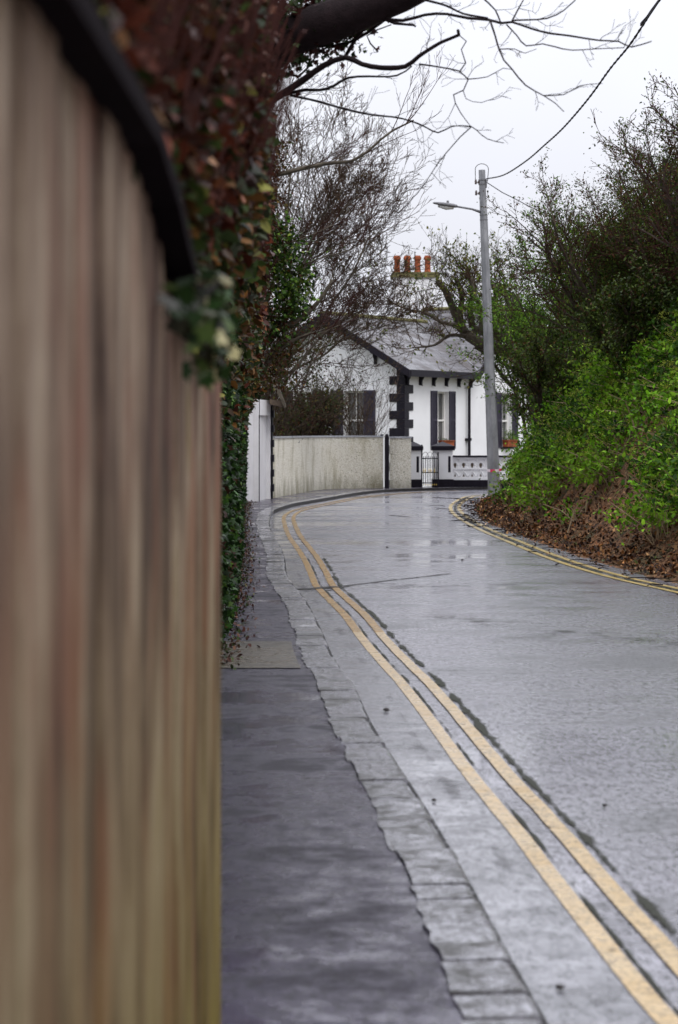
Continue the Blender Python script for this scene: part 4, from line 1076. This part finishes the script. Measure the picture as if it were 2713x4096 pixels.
for pts, D0, D1, r0, r1 in LIMB:
    pl = catmull(T4(pts,D0,D1), .06 if r0 < .05 else .15); n_ = len(pl)
    jit = np.array([[noise.noise(Vector((i*.35,k,r0*90)))*.008 for k in range(3)] for i in range(n_)])
    if r0 < .03: pl = pl+jit
    (tr if r0 >= .012 else tw).tube([tuple(p) for p in pl], [(r0+(r1-r0)*i/(n_-1))*(1+.15*noise.noise(Vector((i*.8,r0*50,0)))) for i in range(n_)], 9 if r0 > .02 else 5)
    if r0 < .05:
        for k in range(int(n_*.38)):
            i = rng.randint(0, n_-1); j = min(n_-1,i+1); t = Vector(pl[j]-pl[max(0,j-1)])
            if t.length < 1e-6: continue
            d = rot_dir(t.normalized(), rng.uniform(.5,1.1), rng)
            grow([tw], tips, tuple(pl[i]), (d.x,d.y*.5,d.z), rng.uniform(.05,.28), .0028, 0, CT, rng)
tr.build('trunk','bark_dark',T,smooth=True); tw.build('branches','bark_dark',T)
# ivy on the heavy limb
bp_ = catmull(T4([(-60,300),(-20,150),(40,160),(110,130),(230,90),(330,60)],15.3,15.1), .02); idx = rs.randint(0,len(bp_),5200)
leaves('ivy', bp_[idx]+rs.normal(size=(5200,3))*np.array([.12,.12,.11]), rs.uniform(.035,.06,5200), [(.018,.030,.010),(.04,.012,.010),(.03,.06,.015)], [4,6,2], parent=T, tpl='ivy', m='leaf_gloss')

# ------------------------------------------------------------------ bare twiggy tree by the outbuilding
def bare_tree(name, base, cfgs, label, barkm, twigm, seed, buds=0, palette=None, cat='tree'):
    o = empty(name, base, label=label, cat=cat); rng = random.Random(seed); tr = MB(); tw = MB(); tips = []
    for (p,d,L,r,cfg,bias) in cfgs: grow([tr,tr,tw], tips, p, d, L, r, 0, cfg, rng, bias)
    tr.build('trunk', barkm, o); tw.build('branches', twigm, o)
    if buds:
        r_ = np.random.RandomState(seed); tp = np.array([tuple(t) for t in tips]); idx = r_.randint(0,len(tp),buds)
        leaves('crown', tp[idx]+r_.normal(size=(buds,3))*.03, r_.uniform(.02,.045,buds), palette, parent=o, rng=r_, tpl='diamond')
    return o
CB = dict(seg=[10,8,6,5,3], wander=.10, trop=(.0,0,.30), rmin=.0060, kids=[8,6,5,3], lo=[.22,.2,.2,.2], ang=[.62,.68,.75,.8], rr=.6, lr=[.62,.6,.6,.55], max=4, bw=.12)
D_ = 57.5; bx0 = (1108-CX)*D_/FL
cf = [((0,0,-.3),(0,0,1),2.8,.13,dict(CB,kids=[3,5,5,4],lo=[.6,.2,.2,.2]),(.3,0,.2))]
def tb(x,y): p = P(x,y,D_); return (p[0]-bx0, 0, p[2]-0.07)
for (x0,y0),(x1,y1),r in (((1130,1470),(1330,760),.05),((1120,1500),(1180,620),.05),((1130,1450),(1500,900),.05),((1140,1440),(1520,1150),.035),((1120,1480),(1050,700),.045),((1140,1500),(1480,1290),.035),((1110,1400),(1250,480),.04),((1060,1350),(1120,560),.04),((1130,1350),(1540,1080),.03),((1090,1300),(1360,600),.03),((1150,1450),(1640,1250),.025),((1140,1350),(1480,760),.03)):
    a = Vector(tb(x0,y0)); b = Vector(tb(x1,y1)); d = (b-a)
    cf.append((tuple(a), tuple(Vector((d.x,rng.uniform(-.4,.4)*d.length*.3,d.z)).normalized()), d.length*.95, r, CB, (.25,0,.25)))
bare_tree('sycamore_tree', (bx0,D_,.07), cf, 'leafless tree with a dense fan of reddish twigs rising behind the pebbledash wall', 'bark_grey', 'twig', 5, buds=9000, palette=[(.10,.10,.02),(.13,.07,.02),(.08,.03,.02),(.03,.03,.01)])
# thick grey curved limb seen in front of it
T = empty('ash_tree', (-1.9,36,0), label='grey-limbed ivy-clad tree leaning out of the hedge towards the cottage', cat='tree')
tr = MB(); tw = MB(); tips = []; rng = random.Random(8)
def lt(x,y,D): p = P(x,y,D); return (p[0]+1.9,p[1]-36,p[2])
GL = [([z4(-60,680),z4(40,650),z4(120,635),z4(220,610),z4(310,595),z4(370,590),z4(430,555),z4(480,510),z4(520,480),z4(600,440)],36,.045,.012),
      ([(940,1700),(1000,1450),(1090,1330),(1180,1290),(1270,1210),(1330,1120)],36,.09,.02),
      ([(960,1600),(1080,1440),(1160,1370),(1250,1330)],36,.06,.02),
      ([(930,1500),(990,1200),(960,1000),(940,740)],36,.09,.06),
      ([(1160,1500),(1240,1400),(1300,1330),(1360,1300)],40,.03,.012),
      ([(1000,1150),(1100,1000),(1200,960),(1330,900),(1420,820)],36,.02,.008),
      ([(1000,1250),(1120,1130),(1260,1040),(1400,1000),(1500,930)],36,.018,.007)]
CG = dict(seg=[7,5,4,3], wander=.09, trop=(.05,0,.3), rmin=.003, kids=[6,5,4], lo=[.2,.2,.2], ang=[.5,.5,.5], rr=.5, lr=[.6,.55,.5], max=3, bw=.2)
for pts,D,r0,r1 in GL:
    pl = catmull([lt(x,y,D) for x,y in pts],.12); n_ = len(pl)
    tr.tube([tuple(p) for p in pl],[r0+(r1-r0)*i/(n_-1) for i in range(n_)],8)
    for k in range(7):
        i = rng.randint(n_//3,n_-2); d = Vector(pl[i+1]-pl[i]).normalized(); d = rot_dir(d,.6,rng)
        grow([tw,tw,tw,tw],tips,tuple(pl[i]),(d.x+.1,d.y,d.z+.3),rng.uniform(.6,1.3),.009,1,CG,rng)
tr.build('trunk','bark_grey',T,smooth=True); tw.build('branches','twig_red',T)
r9 = np.random.RandomState(19); N = 5200; pts = []
for k in range(N):
    y = r9.uniform(560,1560); x = 1030+abs(r9.normal())*(55+60*math.exp(-((y-1350)/220)**2)); pts.append(lt(x, y, 36+r9.normal()*.3))
keep = [noise.noise(Vector((p[0]*2.5,p[2]*2.5,2))) > -.12 for p in pts]
pts = [p for p, k in zip(pts, keep) if k]
leaves('clinging_leaves', pts, r9.uniform(.04,.08,len(pts)), [(.07,.030,.012),(.045,.018,.012),(.06,.055,.015),(.14,.09,.025),(.03,.045,.012)], [4,4,3,.8,3], parent=T, tpl='leaf', rng=r9)
# green ivy clothing it
N = 2300; cs = [(1110,930,60),(1150,1010,70),(1170,1090,75),(1190,1150,60),(1120,1180,70),(1080,1060,70),(1100,1300,60),(1170,1230,50)]
pts = []
for k in range(N):
    x,y,r = cs[k % len(cs)]; q = rs.normal(size=2)*.5; p = lt(x+q[0]*r*1.25, y+q[1]*r*1.5, 36+rs.normal()*.25); pts.append(p)
leaves('ivy', pts, rs.uniform(.05,.085,N), [(.05,.11,.015),(.09,.16,.02),(.025,.05,.012),(.15,.20,.035)], [3,2,5,1], parent=T, tpl='ivy', m='leaf_gloss')

CE = dict(CF, kids=[7,5,5], ang=[.6,.7,.7])
shrub('elder_tree', (-2.75,57.5,.1), 9, 5.4, 1.6, CE, 9000, .07, [(.05,.045,.012),(.09,.075,.02),(.05,.02,.012),(.03,.05,.012)], [4,1.5,4,3], 'dense brown and olive tree crowding over the roof of the white outbuilding', 'tree', seed=15, lean=(.30,0,0), leafjit=.14)
shrub('elder_tree', (-2.0,63.5,.1), 8, 3.7, 1.4, CE, 4000, .07, [(.05,.045,.012),(.09,.075,.02),(.05,.02,.012),(.03,.05,.012)], [4,1.5,4,3], 'brown budding tree in the cottage garden hiding the left slope of the gable', 'tree', seed=16, lean=(.10,0,0), leafjit=.16)
# cordyline, shrubs in the cottage garden
T = empty('cordyline_palm', (-1.0,65,.07), label='dark cordyline palm with drooping sword leaves behind the pebbledash wall', cat='palm')
mb = MB(); mb.tube([(0,0,-.1),(.02,0,1.0),(-.05,0,2.0)],[.13,.10,.09],8)
mb.tube([(.02,0,1.0),(.4,0,1.6),(.55,0,2.3)],[.08,.07,.06],7); mb.build('trunk','bark_dark',T)
hp = [(-.05,0,2.0),(.55,0,2.3),(.2,.2,1.9),(-.35,0,1.8)]; pts=[]; dr=[]
for k in range(1500):
    h_ = hp[k%4]; a = rs.rand()*6.283; e = rs.uniform(-.9,1.0); pts.append(np.array(h_)+rs.normal(size=3)*.05); dr.append((math.cos(a)*math.cos(e),math.sin(a)*math.cos(e),math.sin(e)))
leaves('fronds', pts, rs.uniform(.5,.85,len(pts)), [(.018,.028,.010),(.03,.045,.014),(.05,.055,.02)], parent=T, tpl='sword', dirs=np.array(dr))
CS = dict(seg=[7,5,4,3], wander=.09, trop=(0,0,.2), rmin=.0042, kids=[7,5,4], lo=[.15,.2,.2], ang=[.45,.5,.5], rr=.6, lr=[.6,.55,.5], max=3)
def multi(xf, D, n, H_, tilt, seed): 
    r = random.Random(seed); return ((xf-CX)*D/FL, D, .07), [((r.gauss(0,.08),r.gauss(0,.08),-.1),(r.gauss(tilt,.3),r.gauss(0,.2),1),H_*r.uniform(.7,1),.022,CS,None) for _ in range(n)]
b_, c_ = multi(1425,66.5,6,3.2,.10,2)
bare_tree('bare_shrub', b_, c_, 'fine leafless shrub spreading in front of the cottage gable window', 'bark','twig',6, buds=900, palette=[(.1,.08,.03)], cat='shrub')
b_, c_ = multi(1180,64.5,12,2.6,0,3)
bare_tree('bare_shrub', b_, c_, 'thick leafless shrub behind the left end of the pebbledash wall', 'bark_dark','twig',7, buds=1500, palette=[(.05,.08,.02),(.1,.08,.03)], cat='shrub')
b_, c_ = multi(1275,65.3,9,2.7,.0,4)
bare_tree('bare_shrub', b_, c_, 'leafless shrub standing close to the palm behind the pebbledash wall', 'bark_dark','twig',8, buds=1500, palette=[(.05,.08,.02),(.1,.08,.03)], cat='shrub')
N = 5000; pts = rs.normal(size=(N,3))*np.array([.45,.3,.26])+np.array([-1.15,66.3,1.2])
T2 = leaves('evergreen_shrub', pts, rs.uniform(.05,.09,N), [(.012,.02,.008),(.02,.035,.010),(.04,.03,.012)], m='leaf'); tag(T2,'dark low evergreen filling the garden behind the pebbledash wall','shrub')

# pebbles on the road
peb = [(1546,2850,.02),(1736,3211,.012),(2419,3233,.012),(1560,3070,.008),(2240,3967,.014),(1040,3952,.012),(1549,2194,.022),(1850,2245,.02)]
lab = ['dark stone lying in the gutter left of the double yellow line','small stone below the dark gutter stone','small dark stone alone on the right half of the road']
for i,(x,y,r) in enumerate(peb):
    X_,D = G(x,y); rp = random.Random(i); mb = MB()
    prof = [(r*.55,0),(r*1.0,r*.3),(r*.95,r*.7),(r*.4,r*1.0)]
    mb.lathe((0,0,0.002),prof,7); mb.v = [(a*rp.uniform(.75,1.25),b*rp.uniform(.8,1.5),c) for a,b,c in mb.v]
    o_ = mb.build('road_stone','stone_grey',smooth=True); o_.location = (X_,D,.006)
    tag(o_, lab[i] if i < 3 else 'tiny dark pebble lying on the wet ground', 'stone', 'loose stones on the road')

# ------------------------------------------------------------------ world, light, camera
w = bpy.data.worlds.new('World'); sc.world = w; w.use_nodes = True; nt = w.node_tree
bg = nt.nodes['Background']
sky = nd(nt,'ShaderNodeTexSky'); sky.sky_type = 'NISHITA'; sky.sun_disc = False
SE, SR = R(52), R(150)
sky.sun_elevation = SE; sky.sun_rotation = SR; sky.air_density = 1; sky.dust_density = 6
tc = nd(nt,'ShaderNodeTexCoord'); sx = nd(nt,'ShaderNodeSeparateXYZ'); nt.links.new(tc.outputs['Generated'], sx.inputs[0])
gr = mrange(nt, sx.outputs[2], 0, 1, 1, 3.0)     # overcast sky: zenith three times the horizon
nv = noi(nt, tc.outputs['Generated'], 2.2, 5, .5)
gv = math_(nt,'MULTIPLY', gr, mrange(nt, nv, .3,.7, .90,1.07))
cloud = nd(nt,'ShaderNodeVectorMath'); cloud.operation = 'SCALE'; cloud.inputs[0].default_value = (7.6,7.72,8.4); nt.links.new(gv, cloud.inputs['Scale'])
c = mix(nt, .93, sky.outputs[0], cloud.outputs[0])
nt.links.new(c, bg.inputs[0]); bg.inputs[1].default_value = .1
sun = bpy.data.lights.new('sun','SUN'); sun.energy = .9; sun.angle = R(25); sun.color = (1,.97,.93)
so = bpy.data.objects.new('sun', sun); COL.objects.link(so)
d = Vector((math.sin(SR)*math.cos(SE), math.cos(SR)*math.cos(SE), math.sin(SE)))
so.rotation_euler = d.to_track_quat('Z','Y').to_euler(); so.location = (0,0,30)
cam = bpy.data.cameras.new('camera'); co = bpy.data.objects.new('camera', cam); COL.objects.link(co); sc.camera = co
co.location = (0,0,EYE); co.rotation_euler = (R(90),0,0)
cam.sensor_fit = 'VERTICAL'; cam.sensor_height = 24; cam.sensor_width = 24*2713/4096
cam.lens = FL/4096*24; cam.shift_y = -(2048-CY)/4096; cam.clip_end = 3000; cam.clip_start = .05
cam.dof.use_dof = True; cam.dof.focus_distance = 28; cam.dof.aperture_fstop = cam.lens/1000/.0185
sc.view_settings.view_transform = 'Standard'; sc.view_settings.look = 'None'; sc.view_settings.exposure = .12; sc.view_settings.gamma = 1
sc.render.engine = 'CYCLES'; sc.cycles.max_bounces = 6; sc.cycles.transparent_max_bounces = 16
